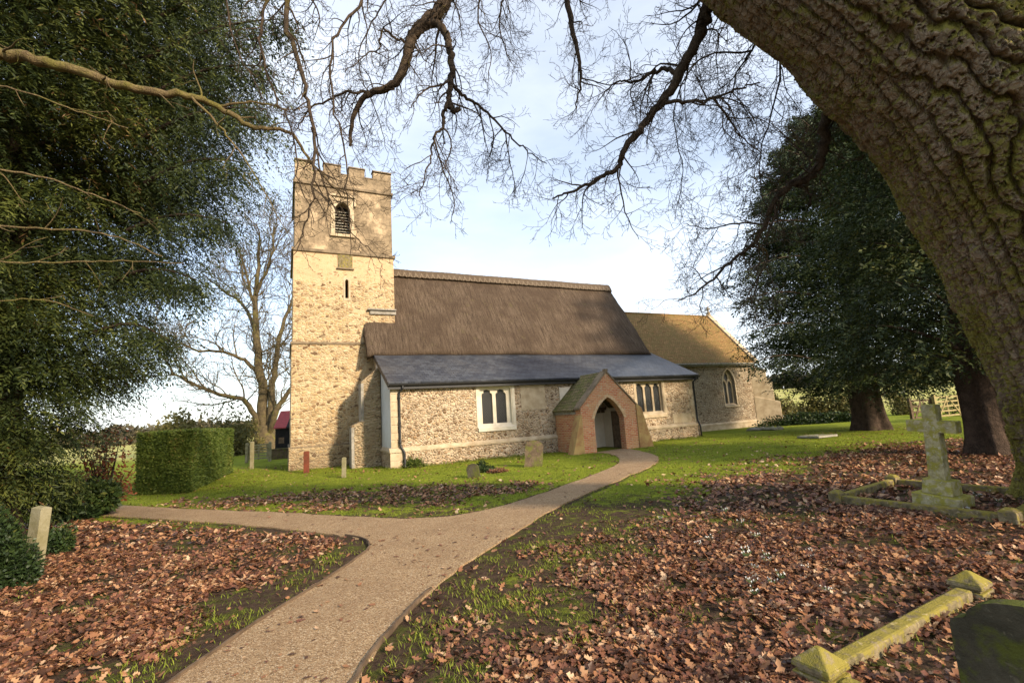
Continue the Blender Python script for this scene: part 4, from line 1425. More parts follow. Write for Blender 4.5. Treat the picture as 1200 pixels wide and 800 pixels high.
# loose stones by the chancel corner
for i, (px, py, w) in enumerate([(884, 504, 0.5), (893, 503, 0.42), (902, 503.5, 0.5), (913, 503, 0.3)]):
    g = G(px, py)
    pts = rs.normal(0, 1, (40, 3))
    pts /= np.linalg.norm(pts, axis=1)[:, None]
    import bmesh
    bm = bmesh.new()
    for p in pts: bm.verts.new(Vector((p[0] * w, p[1] * w * 0.7, p[2] * 0.13 + 0.05)) * random.uniform(0.85, 1.1))
    bmesh.ops.convex_hull(bm, input=bm.verts)
    me = bpy.data.meshes.new('fallen_stone')
    bm.to_mesh(me); bm.free()
    me.materials.append(MT['paving'])
    o = bpy.data.objects.new('fallen_stone', me)
    COL.objects.link(o)
    o.location = (g[0], g[1], 0)
    o.rotation_euler = (0, 0, i)
    lab = ['grey loose stone at the chancel buttress foot, nearest the chancel window', 'low loose stone right against the chancel corner buttress', 'wide loose stone just right of the chancel corner buttress', 'smallest loose stone lying out on the grass right of the chancel'][i]
    tag(o, lab, 'stone', 'loose stones by the chancel corner')
# ------------------------------------------------------------------ leaf clouds
def rand_dirs(n, r=rs):
    d = r.normal(0, 1, (n, 3))
    return d / np.linalg.norm(d, axis=1)[:, None]

def blades(P, D, Nn, ln, wd, bend=0.0):
    """pointed leaf: 4 corners. P base, D direction, Nn side normal"""
    s = np.cross(D, Nn)
    s /= np.linalg.norm(s, axis=1)[:, None] + 1e-9
    ln = np.asarray(ln)[:, None]
    wd = np.asarray(wd)[:, None]
    mid = P + D * ln * 0.45
    tip = P + D * ln + Nn * ln * bend
    return np.stack([P, mid + s * wd / 2, tip, mid - s * wd / 2], 1)

def fronds(name, P, D, length, mat, parent=None, leaflets=9, lw=0.018, ll=0.07, droop=0.5, rnd=None, r=rs):
    """sprays: every frond is an axis that droops, with narrow leaflets to both sides"""
    n = len(P)
    up = np.array([0, 0, 1.0])
    side = np.cross(D, up)
    side /= np.linalg.norm(side, axis=1)[:, None] + 1e-6
    roll = r.uniform(-0.9, 0.9, n)[:, None]
    nn = np.cross(side, D)
    side = side * np.cos(roll) + nn * np.sin(roll)
    out_, at_ = [], []
    length = np.asarray(length)[:, None]
    sc = length / np.mean(length)
    for k in range(leaflets):
        t = (k + 0.5) / leaflets
        base = P + D * length * t - up * length * droop * t * t
        tang = D - up * droop * 2 * t
        tang /= np.linalg.norm(tang, axis=1)[:, None]
        sg = 1 if k % 2 else -1
        d = tang * 0.75 + side * sg * (0.85 - 0.4 * t) + r.normal(0, 0.18, (n, 3))
        d /= np.linalg.norm(d, axis=1)[:, None]
        nn2 = np.cross(d, tang) + r.normal(0, 0.35, (n, 3))
        nn2 /= np.linalg.norm(nn2, axis=1)[:, None] + 1e-6
        out_.append(blades(base, d, nn2, ll * sc[:, 0] * (1.15 - 0.5 * t) * r.uniform(0.7, 1.3, n), lw * sc[:, 0] * r.uniform(0.7, 1.3, n)))
        base_r = rnd if rnd is not None else r.rand(n)
        at_.append(np.clip(base_r + r.normal(0, 0.10, n), 0, 1))
    return fast_mesh(name, np.concatenate(out_), 4, mat, parent, {'rnd': np.concatenate(at_)})

def leaf_cloud(name, P, size, mat, parent=None, rnd=None, aspect=0.6, out_dir=None, r=rs):
    n = len(P)
    D = rand_dirs(n, r)
    if out_dir is not None:
        D = D + out_dir
        D /= np.linalg.norm(D, axis=1)[:, None]
    N = rand_dirs(n, r)
    V = blades(P, D, N, size * r.uniform(0.6, 1.4, n), size * aspect * r.uniform(0.7, 1.3, n), 0.1)
    return fast_mesh(name, V, 4, mat, parent, {'rnd': r.rand(n) if rnd is None else np.clip(rnd, 0, 1)})

# ------------------------------------------------------------------ the great oak in the right foreground
oak = thing('oak_tree', 'huge leaning oak with deeply ridged mossy bark filling the upper right', 'tree', (8.9, 6.7, 0))
def to_local(P, o):
    return np.asarray(P) - np.array([o.location.x, o.location.y, o.location.z])

def bark_tube(axis, rad, ntheta, ds, rw=0.155, depth=0.15, seed=5, flare=None, wobble=1.0):
    ax = smooth_open(axis, 12)
    seg = np.r_[0, np.cumsum(np.linalg.norm(np.diff(ax, axis=0), axis=1))]
    rr = np.interp(np.linspace(0, 1, len(ax)), np.linspace(0, 1, len(rad)), rad)
    s = np.arange(0, seg[-1], ds)
    C = np.stack([np.interp(s, seg, ax[:, i]) for i in range(3)], 1)
    Rr = np.interp(s, seg, rr)
    T = np.gradient(C, axis=0)
    T /= np.linalg.norm(T, axis=1)[:, None]
    u = np.cross(T, np.array([0.0, 1.0, 0.15]))
    u /= np.linalg.norm(u, axis=1)[:, None]
    w = np.cross(T, u)
    th = np.arange(ntheta) / ntheta * 2 * math.pi
    TH, SS = np.meshgrid(th, s)
    # long ridges that run with the trunk, join and part, and are cracked across
    ncell = int(round(2 * math.pi * np.mean(rad) / rw))
    seam = np.clip(np.minimum(TH, 2 * math.pi - TH) / 0.5, 0, 1)
    a = TH / (2 * math.pi) * ncell
    wx = (fnoise(TH * 1.1 + 40, SS * 0.55, 0.9, seed, 2) - 0.5) * 4.0 + (fnoise(TH * 4 + 40, SS * 1.5, 0.9, seed + 3, 2) - 0.5) * 1.3 + (fnoise(TH * 12 + 40, SS * 6, 0.9, seed + 5) - 0.5) * 0.55
    a = a + wx * seam
    ri = np.floor(a)
    tri = 1 - np.abs((a - ri) - 0.5) * 2          # 0 in the furrow, 1 on the ridge
    e = np.clip((tri - 0.06) / 0.30, 0, 1) ** 0.6
    ri = ri.astype(int) % ncell
    rr_ = np.random.RandomState(seed)
    off = rr_.rand(ncell + 2) * 9
    fq = rr_.uniform(3.0, 5.5, ncell + 2)
    c_ = SS * fq[ri] + off[ri] + (fnoise(TH * 16, SS * 5, 0.7, seed + 9) - 0.5) * 1.8
    ci = np.floor(c_)
    cr_k = np.clip((0.5 - np.abs((c_ - ci) - 0.5)) / 0.10, 0, 1)
    ID = rr_.rand(997)[(ci.astype(int) * 31 + ri * 7) % 997]
    cd = rr_.rand(997)[(ci.astype(int) * 17 + ri * 3) % 997]
    e = e * (1 - (0.15 + 0.5 * cd) * (1 - cr_k))
    flat = fnoise(TH * 2.5 + 5, SS * 1.7, 0.8, seed + 40)
    e = e * (0.8 + 0.35 * flat)
    ck = fnoise(TH * 14 + 7, SS * 5.5, 0.8, seed + 60, 3)
    e = e * (0.72 + 0.28 * np.clip(np.abs(ck - 0.5) / 0.035, 0, 1))
    st_ = np.floor(fnoise(TH * 9, SS * 4, 0.8, seed + 70) * 7) / 7
    e = e * (0.9 + 0.2 * st_)
    fine = fnoise(TH * 30, SS * 22, 0.9, seed + 20) - 0.5
    ridge = e * (0.75 + 0.35 * ID) + fine * 0.20 + (fnoise(TH * 60, SS * 50, 0.9, seed + 50, 2) - 0.5) * 0.08
    big = (fnoise(TH * 1.4 + 11, SS * 0.6, 0.8, seed + 30) - 0.5) * 0.16 * np.clip(np.minimum(TH, 2 * math.pi - TH) / 0.6, 0, 1)
    RR = Rr[:, None] * (1 + big) + depth * (ridge - 0.6)
    if flare is not None:
        k = np.clip(1 - SS / flare, 0, 1) ** 2
        RR = RR * (1 + k * (0.18 + 0.18 * np.sin(TH * 5 + 1.0) + 0.08 * np.sin(TH * 9)))
    P = C[:, None, :] + RR[..., None] * (np.cos(TH)[..., None] * u[:, None, :] + np.sin(TH)[..., None] * w[:, None, :])
    return P, ridge

def grid_mesh(name, P, mat, parent, attrs):
    ns, nt_ = P.shape[:2]
    idx = np.arange(ns * nt_).reshape(ns, nt_)
    nx_ = np.roll(idx, -1, axis=1)
    q = np.stack([idx[:-1], nx_[:-1], nx_[1:], idx[1:]], -1).reshape(-1, 4)
    me = bpy.data.meshes.new(name)
    me.vertices.add(ns * nt_)
    me.vertices.foreach_set('co', P.reshape(-1).astype(np.float32))
    me.loops.add(q.size)
    me.loops.foreach_set('vertex_index', q.reshape(-1).astype(np.int32))
    me.polygons.add(len(q))
    me.polygons.foreach_set('loop_start', (np.arange(len(q)) * 4).astype(np.int32))
    me.update(calc_edges=True)
    for k, a in attrs.items():
        A = me.attributes.new(k, 'FLOAT', 'POINT')
        A.data.foreach_set('value', a.reshape(-1).astype(np.float32))
    me.polygons.foreach_set('use_smooth', [True] * len(me.polygons))
    me.materials.append(mat)
    o = bpy.data.objects.new(name, me)
    COL.objects.link(o)
    o.parent = parent
    return o

OAX = [(8.65, 6.7, -.3), (8.15, 6.4, 1.2), (7.35, 5.9, 2.9), (6.15, 5.2, 4.65), (4.7, 4.6, 6.05), (3.0, 4.3, 7.1), (1.6, 3.9, 8.2)]
ORD = [1.2, 1.16, 1.14, 1.18, 1.18, 0.95, .5]
P_, rg_ = bark_tube(OAX, ORD, 540, 0.016, flare=1.6)
grid_mesh('trunk', to_local(P_, oak), MT['oak'], oak, {'ridge': rg_})

# ---- twig growth
class Twigs:
    def __init__(s, seed=1):
        s.r = np.random.RandomState(seed)
        s.lines = []
    def walk(s, p, d, L_, n, wob, droop, lift=0.0):
        pts = [p]
        st = L_ / n
        d = d / np.linalg.norm(d)
        kick = s.r.normal(0, 1, 3)
        for i in range(n):
            kick = kick * 0.5 + s.r.normal(0, 1, 3)
            d = d + kick * wob + np.array([0, 0, -droop + lift * i / n])
            d /= np.linalg.norm(d)
            pts.append(pts[-1] + d * st)
        return np.array(pts)
    def grow(s, pts, r0, r1, level, maxl, spacing, lens, droop, wob=0.16, rmin=0.0028, ang=(0.6, 1.25), start=0.15):
        pts = np.asarray(pts, float)
        n = len(pts)
        rad = np.linspace(r0, r1, n)
        s.lines.append((pts, rad, level))
        if level >= maxl: return
        seg = np.linalg.norm(np.diff(pts, axis=0), axis=1)
        cum = np.r_[0, np.cumsum(seg)]
        Lt = cum[-1]
        t = Lt * start + s.r.rand() * spacing[level]
        sgn = 1
        while t < Lt * 0.985:
            i = min(np.searchsorted(cum, t) - 1, n - 2)
            i = max(i, 0)
            f = (t - cum[i]) / (seg[i] + 1e-9)
            p = pts[i] + (pts[i + 1] - pts[i]) * f
            tg = (pts[i + 1] - pts[i]) / (seg[i] + 1e-9)
            rr = np.interp(t, cum, rad)
            q = s.r.normal(0, 1, 3)
            q -= tg * np.dot(q, tg)
            q /= np.linalg.norm(q)
            a = s.r.uniform(*ang)
            d = tg * math.cos(a) + q * math.sin(a)
            ll = lens[level] * s.r.uniform(0.45, 1.15) * (1 - 0.5 * t / Lt)
            nn = max(3, int(ll / 0.07)) if level < 2 else 4
            nn = min(nn, 12)
            ch = s.walk(p, d, ll, nn, wob, droop[level], 0.06)
            cr0 = max(rmin, min(rr * 0.62, 0.004 + 0.014 * ll))
            s.grow(ch, cr0, rmin * 0.8, level + 1, maxl, spacing, lens, droop, wob, rmin, ang, 0.2)
            t += spacing[level] * s.r.uniform(0.55, 1.5)
    def meshes(s, name, mat, parent, k_by_level=(8, 5, 4, 3, 3)):
        mb = MB()
        for pts, rad, lev in s.lines:
            mb.tube(pts, rad, k_by_level[min(lev, 4)], cap=False)
        o = mb.build(name, mat, parent, smooth=True, fix=False)
        return o

def guide(pxs, n=5, jit=0.0, seed=0):
    """pxs: (x, y, depth) survey points -> smooth 3-D line"""
    P = [at(*p) for p in pxs]
    P = smooth_open(P, n)
    if jit:
        P = P + np.random.RandomState(seed).normal(0, jit, P.shape)
    return P

def limb(tree, name, guides, seed, mat, maxl=4, spacing=(0.15, 0.11, 0.075, 0.07), lens=(1.25, 0.62, 0.30, 0.14), droop=(0.10, 0.07, 0.03, 0.0), wob=0.17, rmin=0.0026, parent=None):
    T = Twigs(seed)
    org = np.array(tree.location)
    for g_ in guides:
        pxs, r0, r1 = g_[:3]
        lv = g_[3] if len(g_) > 3 else 0
        P = guide(pxs, 6, 0.012 if r0 > 0.02 else 0.006, seed) - org
        T.grow(P, r0, r1, lv, maxl, spacing, lens, droop, wob, rmin)
    return T.meshes(name, mat, tree)

# limbs that reach over the churchyard above and in front of the lens
limb(oak, 'limb', [
    ([(1010, -260, 4.3), (850, -250, 4.8), (700, -190, 5.4), (590, -110, 5.8), (535, -30, 6.0), (522, 2, 6.0), (497, 28, 6.0), (483, 45, 6.0), (476, 72, 6.0), (460, 102, 6.1), (432, 110, 6.2), (414, 137, 6.3), (409, 172, 6.4)], 0.16, 0.022),
    ([(460, 103, 6.1), (436, 108, 6.3), (410, 108, 6.6), (385, 118, 6.8), (362, 128, 7.0), (350, 150, 7.1)], 0.028, 0.010, 1),
    ([(478, 50, 6.0), (462, 44, 5.9), (450, 34, 5.8), (444, 58, 5.8), (428, 64, 5.7), (405, 85, 5.7)], 0.022, 0.006, 1),
], 3, MT['branch'])
limb(oak, 'limb', [
    ([(495, 30, 6.0), (510, 27, 5.95), (521, 38, 5.9), (527, 60, 5.9), (529, 85, 5.9), (526, 112, 5.9), (531, 130, 5.9), (540, 128, 5.9)], 0.062, 0.030, 0),
    ([(527, 118, 5.9), (520, 133, 5.9), (519, 148, 5.9), (508, 162, 5.9), (503, 190, 5.9), (490, 230, 5.9)], 0.030, 0.006, 0),
    ([(529, 100, 5.9), (548, 115, 6.1), (566, 128, 6.2), (592, 154, 6.4), (616, 176, 6.5), (640, 192, 6.6)], 0.026, 0.006, 0),
    ([(528, 95, 5.9), (515, 100, 5.7), (500, 104, 5.6), (488, 116, 5.5), (478, 130, 5.5)], 0.018, 0.006, 1),
    ([(508, 162, 5.9), (520, 200, 6.1), (532, 235, 6.2), (528, 262, 6.3)], 0.014, 0.004, 1),
    ([(592, 154, 6.4), (598, 190, 6.4), (605, 225, 6.5)], 0.012, 0.004, 1),
], 5, MT['branch'])
limb(oak, 'limb', [
    ([(900, -240, 4.6), (770, -200, 5.3), (690, -90, 6.4), (664, -15, 6.6), (675, 50, 6.7), (680, 92, 6.8), (674, 128, 6.9)], 0.09, 0.008),
    ([(690, -90, 6.4), (640, -60, 6.4), (600, -20, 6.5), (585, 30, 6.6), (600, 75, 6.7)], 0.03, 0.006, 0),
    ([(680, 92, 6.8), (720, 100, 6.8), (745, 90, 6.9)], 0.012, 0.004, 1),
], 7, MT['branch'])
limb(oak, 'limb', [
    ([(960, -150, 4.6), (880, -90, 4.9), (838, -20, 5.2), (829, 12, 5.3), (817, 46, 5.4), (795, 88, 5.5), (779, 116, 5.6), (753, 147, 5.7), (731, 178, 5.8), (723, 197, 5.9), (700, 210, 6.0), (670, 224, 6.1), (646, 232, 6.2)], 0.10, 0.010),
    ([(795, 88, 5.5), (780, 80, 5.6), (765, 84, 5.7), (745, 95, 5.8), (720, 98, 5.9), (700, 120, 6.0)], 0.034, 0.006, 0),
    ([(779, 120, 5.6), (805, 119, 5.5), (836, 115, 5.4), (862, 104, 5.3), (890, 98, 5.2)], 0.026, 0.008, 0),
    ([(836, 115, 5.4), (855, 140, 5.5), (868, 160, 5.5), (895, 180, 5.6)], 0.016, 0.005, 0),
    ([(723, 197, 5.9), (728, 225, 5.9), (735, 255, 6.0), (750, 280, 6.1)], 0.014, 0.004, 1),
    ([(767, 82, 5.7), (752, 120, 5.8), (750, 150, 5.9)], 0.014, 0.004, 1),
], 9, MT['branch'])
limb(oak, 'limb', [
    ([(1075, 60, 5.6), (1010, 95, 5.7), (972, 128, 5.8), (966, 165, 5.9), (960, 190, 6.0), (945, 210, 6.1), (930, 214, 6.2), (908, 234, 6.3), (897, 262, 6.4), (880, 286, 6.5), (850, 312, 6.6), (822, 338, 6.7), (795, 352, 6.8)], 0.085, 0.008),
    ([(930, 214, 6.2), (948, 225, 6.3), (950, 240, 6.3)], 0.03, 0.012, 2),
    ([(1000, 40, 5.4), (940, 20, 5.5), (905, 30, 5.7), (880, 60, 5.9), (860, 95, 6.0), (850, 150, 6.1)], 0.03, 0.005, 0),
    ([(897, 262, 6.4), (860, 262, 6.6), (830, 268, 6.8), (800, 262, 7.0)], 0.016, 0.004, 0),
    ([(930, 214, 6.2), (950, 190, 6.4), (925, 165, 6.6), (900, 140, 6.8)], 0.018, 0.005, 0),
    ([(880, 286, 6.5), (900, 300, 6.6), (880, 340, 6.7), (862, 372, 6.8)], 0.014, 0.004, 0),
    ([(905, 30, 5.7), (915, 80, 5.9), (905, 130, 6.0), (890, 190, 6.1), (895, 240, 6.1)], 0.016, 0.004, 0),
    ([(880, 60, 5.9), (820, 70, 6.2), (790, 130, 6.4), (800, 200, 6.5), (790, 260, 6.5)], 0.014, 0.004, 0),
    ([(940, 20, 5.5), (900, -20, 5.6), (860, 10, 5.8), (840, 60, 6.0), (845, 110, 6.0)], 0.016, 0.004, 0),
], 12, MT['branch'])
# the long bough over the left of the frame and the twigs it hangs over the tower
lime = thing('bare_tree', 'leafless tree off to the left reaching a long mossy bough across the yew', 'tree', (-7.6, 3.2, 0))
T0 = np.array([-7.6, 3.2, 0])
mb = MB()
mb.tube(smooth_open([(0, 0, -0.2), (0.1, 0.0, 2.0), (0.0, 0.2, 4.5), (-0.2, 0.3, 8.0), (-0.5, 0.2, 12)], 5), np.linspace(0.30, 0.10, 21), 14)
mb.build('trunk', MT['mossbranch'], lime, smooth=True)
j0 = np.array([-7.5, 3.2, 5.3])
def px_of(P):
    X, Y, Z = P[0], P[1], P[2] - H
    yc = Y * math.cos(PITCH) + Z * math.sin(PITCH); zc = -Y * math.sin(PITCH) + Z * math.cos(PITCH)
    a, b = X / yc, zc / yc
    c, s = math.cos(ROLL), math.sin(ROLL)
    return 600 + F * (a * c - b * s), 400 - F * (a * s + b * c)
limb(lime, 'bough', [
    ([(-520, -60, 3.6), (-200, 20, 4.0), (-40, 62, 4.3), (15, 64, 4.4), (75, 78, 4.5), (150, 103, 4.7), (215, 112, 4.9), (255, 124, 5.1), (300, 150, 5.3), (340, 156, 5.5), (365, 190, 5.7), (400, 230, 5.9)], 0.075, 0.010),
    ([(225, 114, 4.9), (250, 140, 5.0), (275, 170, 5.1), (310, 225, 5.2), (340, 280, 5.3)], 0.016, 0.004, 0),
    ([(255, 124, 5.1), (300, 120, 5.2), (340, 128, 5.4), (372, 122, 5.6)], 0.016, 0.004, 1),
], 15, MT['mossbranch'], maxl=3, spacing=(0.42, 0.22, 0.14), lens=(0.8, 0.4, 0.2), droop=(0.06, 0.03, 0))
limb(oak, 'limb', [
    ([(535, -40, 6.0), (450, -60, 5.6), (370, -30, 5.3), (335, 10, 5.2), (348, 70, 5.2), (362, 120, 5.2), (368, 185, 5.2), (366, 232, 5.2), (356, 270, 5.2), (344, 300, 5.2)], 0.045, 0.004),
    ([(365, 150, 5.2), (380, 215, 5.3), (395, 250, 5.3), (417, 278, 5.4), (437, 296, 5.4), (452, 318, 5.4)], 0.012, 0.003, 1),
    ([(370, -30, 5.3), (320, -10, 5.2), (305, 40, 5.2), (318, 100, 5.2), (340, 150, 5.2), (352, 215, 5.2), (368, 262, 5.2)], 0.022, 0.004, 1),
    ([(450, -60, 5.6), (425, 0, 5.5), (395, 40, 5.4), (388, 100, 5.4), (402, 170, 5.4), (408, 230, 5.4), (410, 300, 5.4)], 0.022, 0.004, 0),
    ([(370, -30, 5.3), (300, -60, 5.0), (268, -10, 5.0), (275, 50, 5.0), (300, 100, 5.1), (318, 140, 5.1)], 0.016, 0.004, 1),
    ([(450, -60, 5.6), (455, -10, 6.2), (440, 20, 6.3), (420, 70, 6.4), (440, 130, 6.4), (455, 180, 6.4)], 0.016, 0.004, 0),
    ([(590, -110, 5.8), (570, -40, 6.2), (560, 20, 6.4), (575, 60, 6.5), (570, 110, 6.6)], 0.02, 0.004, 0),
], 17, MT['branch'], maxl=4, spacing=(0.17, 0.12, 0.09, 0.08), lens=(1.0, 0.55, 0.26, 0.12), droop=(0.12, 0.08, 0.02, 0.0))
# thin whips in front of the left yew
limb(lime, 'whip', [
    ([(-300, 330, 3.4), (-60, 270, 3.6), (60, 268, 3.7), (130, 276, 3.8), (190, 300, 3.9)], 0.012, 0.004),
    ([(-300, 280, 3.4), (-60, 304, 3.6), (60, 307, 3.7), (130, 306, 3.8), (215, 308, 3.9)], 0.010, 0.004),
    ([(-300, 200, 3.4), (-60, 195, 3.6), (40, 205, 3.7), (100, 225, 3.8), (165, 250, 3.9)], 0.012, 0.004),
    ([(-300, 60, 3.4), (-60, 90, 3.6), (20, 105, 3.7), (90, 130, 3.8), (150, 150, 3.9)], 0.010, 0.004),
    ([(-200, 430, 3.6), (-50, 365, 3.7), (40, 350, 3.8), (110, 370, 3.9)], 0.009, 0.003),
], 19, MT['mossbranch'], maxl=2, spacing=(0.45, 0.25), lens=(0.5, 0.25), droop=(0.02, 0.0), wob=0.10)

# ------------------------------------------------------------------ yews
def yew(name, label, base, trunk_r, prof, zmin, ztop, nbr, per, flen, mat, seed, lean=(0, 0), extra=(), tlobes=5, inner=0.3, group=None, droopy=0.5, skip=None, ll=0.08, lw=0.024, leaflets=9):
    r = np.random.RandomState(seed)
    root = thing(name, label, 'tree', (base[0], base[1], 0), 0, group)
    # fluted trunk
    nz_, nth = 30, 40
    z = np.linspace(-0.2, ztop * 0.7, nz_)
    th = np.arange(nth) / nth * 2 * math.pi
    TH, Z = np.meshgrid(th, z)
    rad = trunk_r * (1 - 0.85 * np.clip(Z / ztop / 0.72, 0, 1)) * (1 + 0.16 * np.sin(TH * tlobes + Z * 0.5) + 0.07 * np.sin(TH * 11 + 2 + Z)) * (1 + 0.35 * np.exp(-np.clip(Z, 0, 9) / 0.4))
    rad += 0.25 * trunk_r * np.exp(-((Z - 2.6) / 1.2) ** 2) * (0.5 + 0.5 * np.sin(TH * 3))
    P = np.stack([rad * np.cos(TH) + lean[0] * Z, rad * np.sin(TH) + lean[1] * Z, Z], -1)
    grid_mesh('trunk', P, MT['yewbark'], root, {'ridge': rad})
    zs = [p[0] for p in prof]
    rp = [p[1] for p in prof]
    bm_ = MB()
    Ps, Ds, Rn = [], [], []
    for i in range(nbr):
        zt = zmin + (ztop - zmin) * (r.rand() ** 0.9)
        az = r.rand() * 2 * math.pi
        if skip is not None and skip(az, zt): continue
        Rm = np.interp(zt, zs, rp) * r.uniform(0.62, 1.0) * (0.78 + 0.5 * float(fnoise(np.array(az * 1.4 + 9), np.array(zt * 0.45 + seed), 1.0, seed)))
        if r.rand() < 0.16: Rm *= r.uniform(1.1, 1.25 if zt > 6 else 1.12)
        z0 = max(1.2, zt - Rm * r.uniform(0.15, 0.55))
        a = np.array([lean[0] * z0, lean[1] * z0, z0])
        b = np.array([math.cos(az) * Rm + lean[0] * zt, math.sin(az) * Rm + lean[1] * zt, zt])
        m_ = (a + b) / 2 + np.array([0, 0, Rm * 0.16]) + r.normal(0, 0.12, 3)
        t = np.linspace(0, 1, 9)[:, None]
        line = a * (1 - t) ** 2 + 2 * m_ * t * (1 - t) + b * t * t
        line[:, 2] -= (t[:, 0] ** 3) * Rm * 0.10
        if i % 4 == 0: bm_.tube(line[:7], np.linspace(0.03 + 0.012 * Rm, 0.012, 7), 5, cap=False)
        n = int(per * r.uniform(0.6, 1.3) * (0.5 + Rm / max(rp)))
        tt = 1 - inner * 0 - (r.rand(n) ** 1.4) * 0.72
        idx_ = tt * 8
        i0 = np.clip(idx_.astype(int), 0, 7)
        f = (idx_ - i0)[:, None]
        p = line[i0] * (1 - f) + line[i0 + 1] * f
        spread = (0.10 + 0.17 * Rm * (1 - np.abs(tt - 0.55)))[:, None]
        off = r.normal(0, 1, (n, 3)) * spread * np.array([1, 1, 0.42])
        p = p + off
        d = (b - a) / np.linalg.norm(b - a)
        dd = d * 0.8 + off / (spread + 0.01) * 0.42 + r.normal(0, 0.3, (n, 3)) + np.array([0, 0, -0.1])
        dd /= np.linalg.norm(dd, axis=1)[:, None]
        Ps.append(p); Ds.append(dd)
        tone = np.clip(r.normal(0.45, 0.22), 0.03, 0.92)
        Rn.append(np.clip(tone + r.normal(0, 0.13, n) + 0.12 * (tt - 0.6), 0, 1))
    # long boughs that reach out beyond the crown with hanging sprays
    for a, b, n in extra:
        a = np.array(a) - np.array([base[0], base[1], 0]); b = np.array(b) - np.array([base[0], base[1], 0])
        t = np.linspace(0, 1, 9)[:, None]
        line = a * (1 - t) + b * t
        line[:, 2] += np.sin(t[:, 0] * math.pi) * 0.25
        bm_.tube(line, np.linspace(0.05, 0.008, 9), 5, cap=False)
        tt = r.rand(n) ** 0.8
        p = line[0] * 0 + a * (1 - tt[:, None]) + b * tt[:, None]
        p[:, 2] += np.sin(tt * math.pi) * 0.25
        wid = (0.42 * (1 - tt) + 0.10)[:, None]
        off = r.normal(0, 1, (n, 3)) * wid * np.array([0.7, 0.7, 0.4]) - np.array([0, 0, 1.0]) * wid * r.rand(n)[:, None] * 0.9
        d = (b - a) / np.linalg.norm(b - a)
        dd = d * 0.7 + off / wid * 0.3 + np.array([0, 0, -0.55]) + r.normal(0, 0.15, (n, 3))
        dd /= np.linalg.norm(dd, axis=1)[:, None]
        Ps.append(p + off); Ds.append(dd); Rn.append(np.clip(r.normal(0.35, 0.15, n), 0, 1))
    bm_.build('branches', MT['yewbark'], root, smooth=True, fix=False)
    Ps, Ds, Rn = np.concatenate(Ps), np.concatenate(Ds), np.concatenate(Rn)
    k = Ps[:, 2] > 0.1
    Ps, Ds, Rn = Ps[k], Ds[k], Rn[k]
    fronds('crown', Ps, Ds, flen * r.uniform(0.6, 1.3, len(Ps)), mat, root, leaflets, lw, ll, droopy, Rn, r)
    return root

yew('yew_tree', 'big dark yew filling the left side with drooping sprays', (-10.4, 9.2), 0.55,
    [(0, 1.1), (1.5, 1.3), (2.2, 1.7), (3, 2.3), (5, 2.9), (7, 3.6), (9, 4.4), (11, 4.8), (14, 3.6), (17, 0.4)], 0.5, 16.0, 470, 165, 0.38, MT['yew'], 31, ll=0.105, lw=0.022, leaflets=11, droopy=0.9,
    extra=[(at(170, 70, 8.6), at(338, 22, 7.9), 420), (at(190, 20, 8.6), at(330, -30, 8.2), 300), (at(180, 110, 8.5), at(315, 78, 8.0), 330), (at(170, 160, 8.5), at(312, 128, 7.8), 330), (at(170, 215, 8.6), at(282, 190, 8.0), 260), (at(150, 270, 8.8), at(268, 262, 8.2), 240), (at(130, 330, 9), at(235, 330, 8.4), 220), (at(110, 390, 9), at(200, 400, 8.6), 200)])
yew('yew_tree', 'large dark yew with thick fluted trunk on the grass right of the chancel', G(1022, 503), 0.60,
    [(1.5, 3.6), (3, 4.7), (6, 4.6), (9, 4.3), (11, 3.9), (13.5, 2.8), (15.5, 1.5), (17, 0.2)], 2.3, 16.6, 330, 95, 0.50, MT['yew2'], 33, droopy=0.4, ll=0.17, lw=0.06, leaflets=7,
    extra=[(at(950, y_, 21.5), at(x_, y2_, 20.5), 90) for y_, x_, y2_ in ((190, 900, 175), (215, 888, 235), (260, 878, 270), (300, 872, 318), (345, 868, 352), (380, 872, 392), (150, 925, 140), (420, 882, 425))])
yew('yew_tree', 'second dark yew with a reddish trunk half hidden behind the leaning oak', (12.5, 12.8), 0.44,
    [(1.5, 2.6), (3, 3.3), (6, 3.6), (9, 3.2), (11, 2.2), (13, 0.2)], 2.2, 12.5, 210, 80, 0.42, MT['yew2'], 35, droopy=0.5, ll=0.13, lw=0.045, leaflets=7)

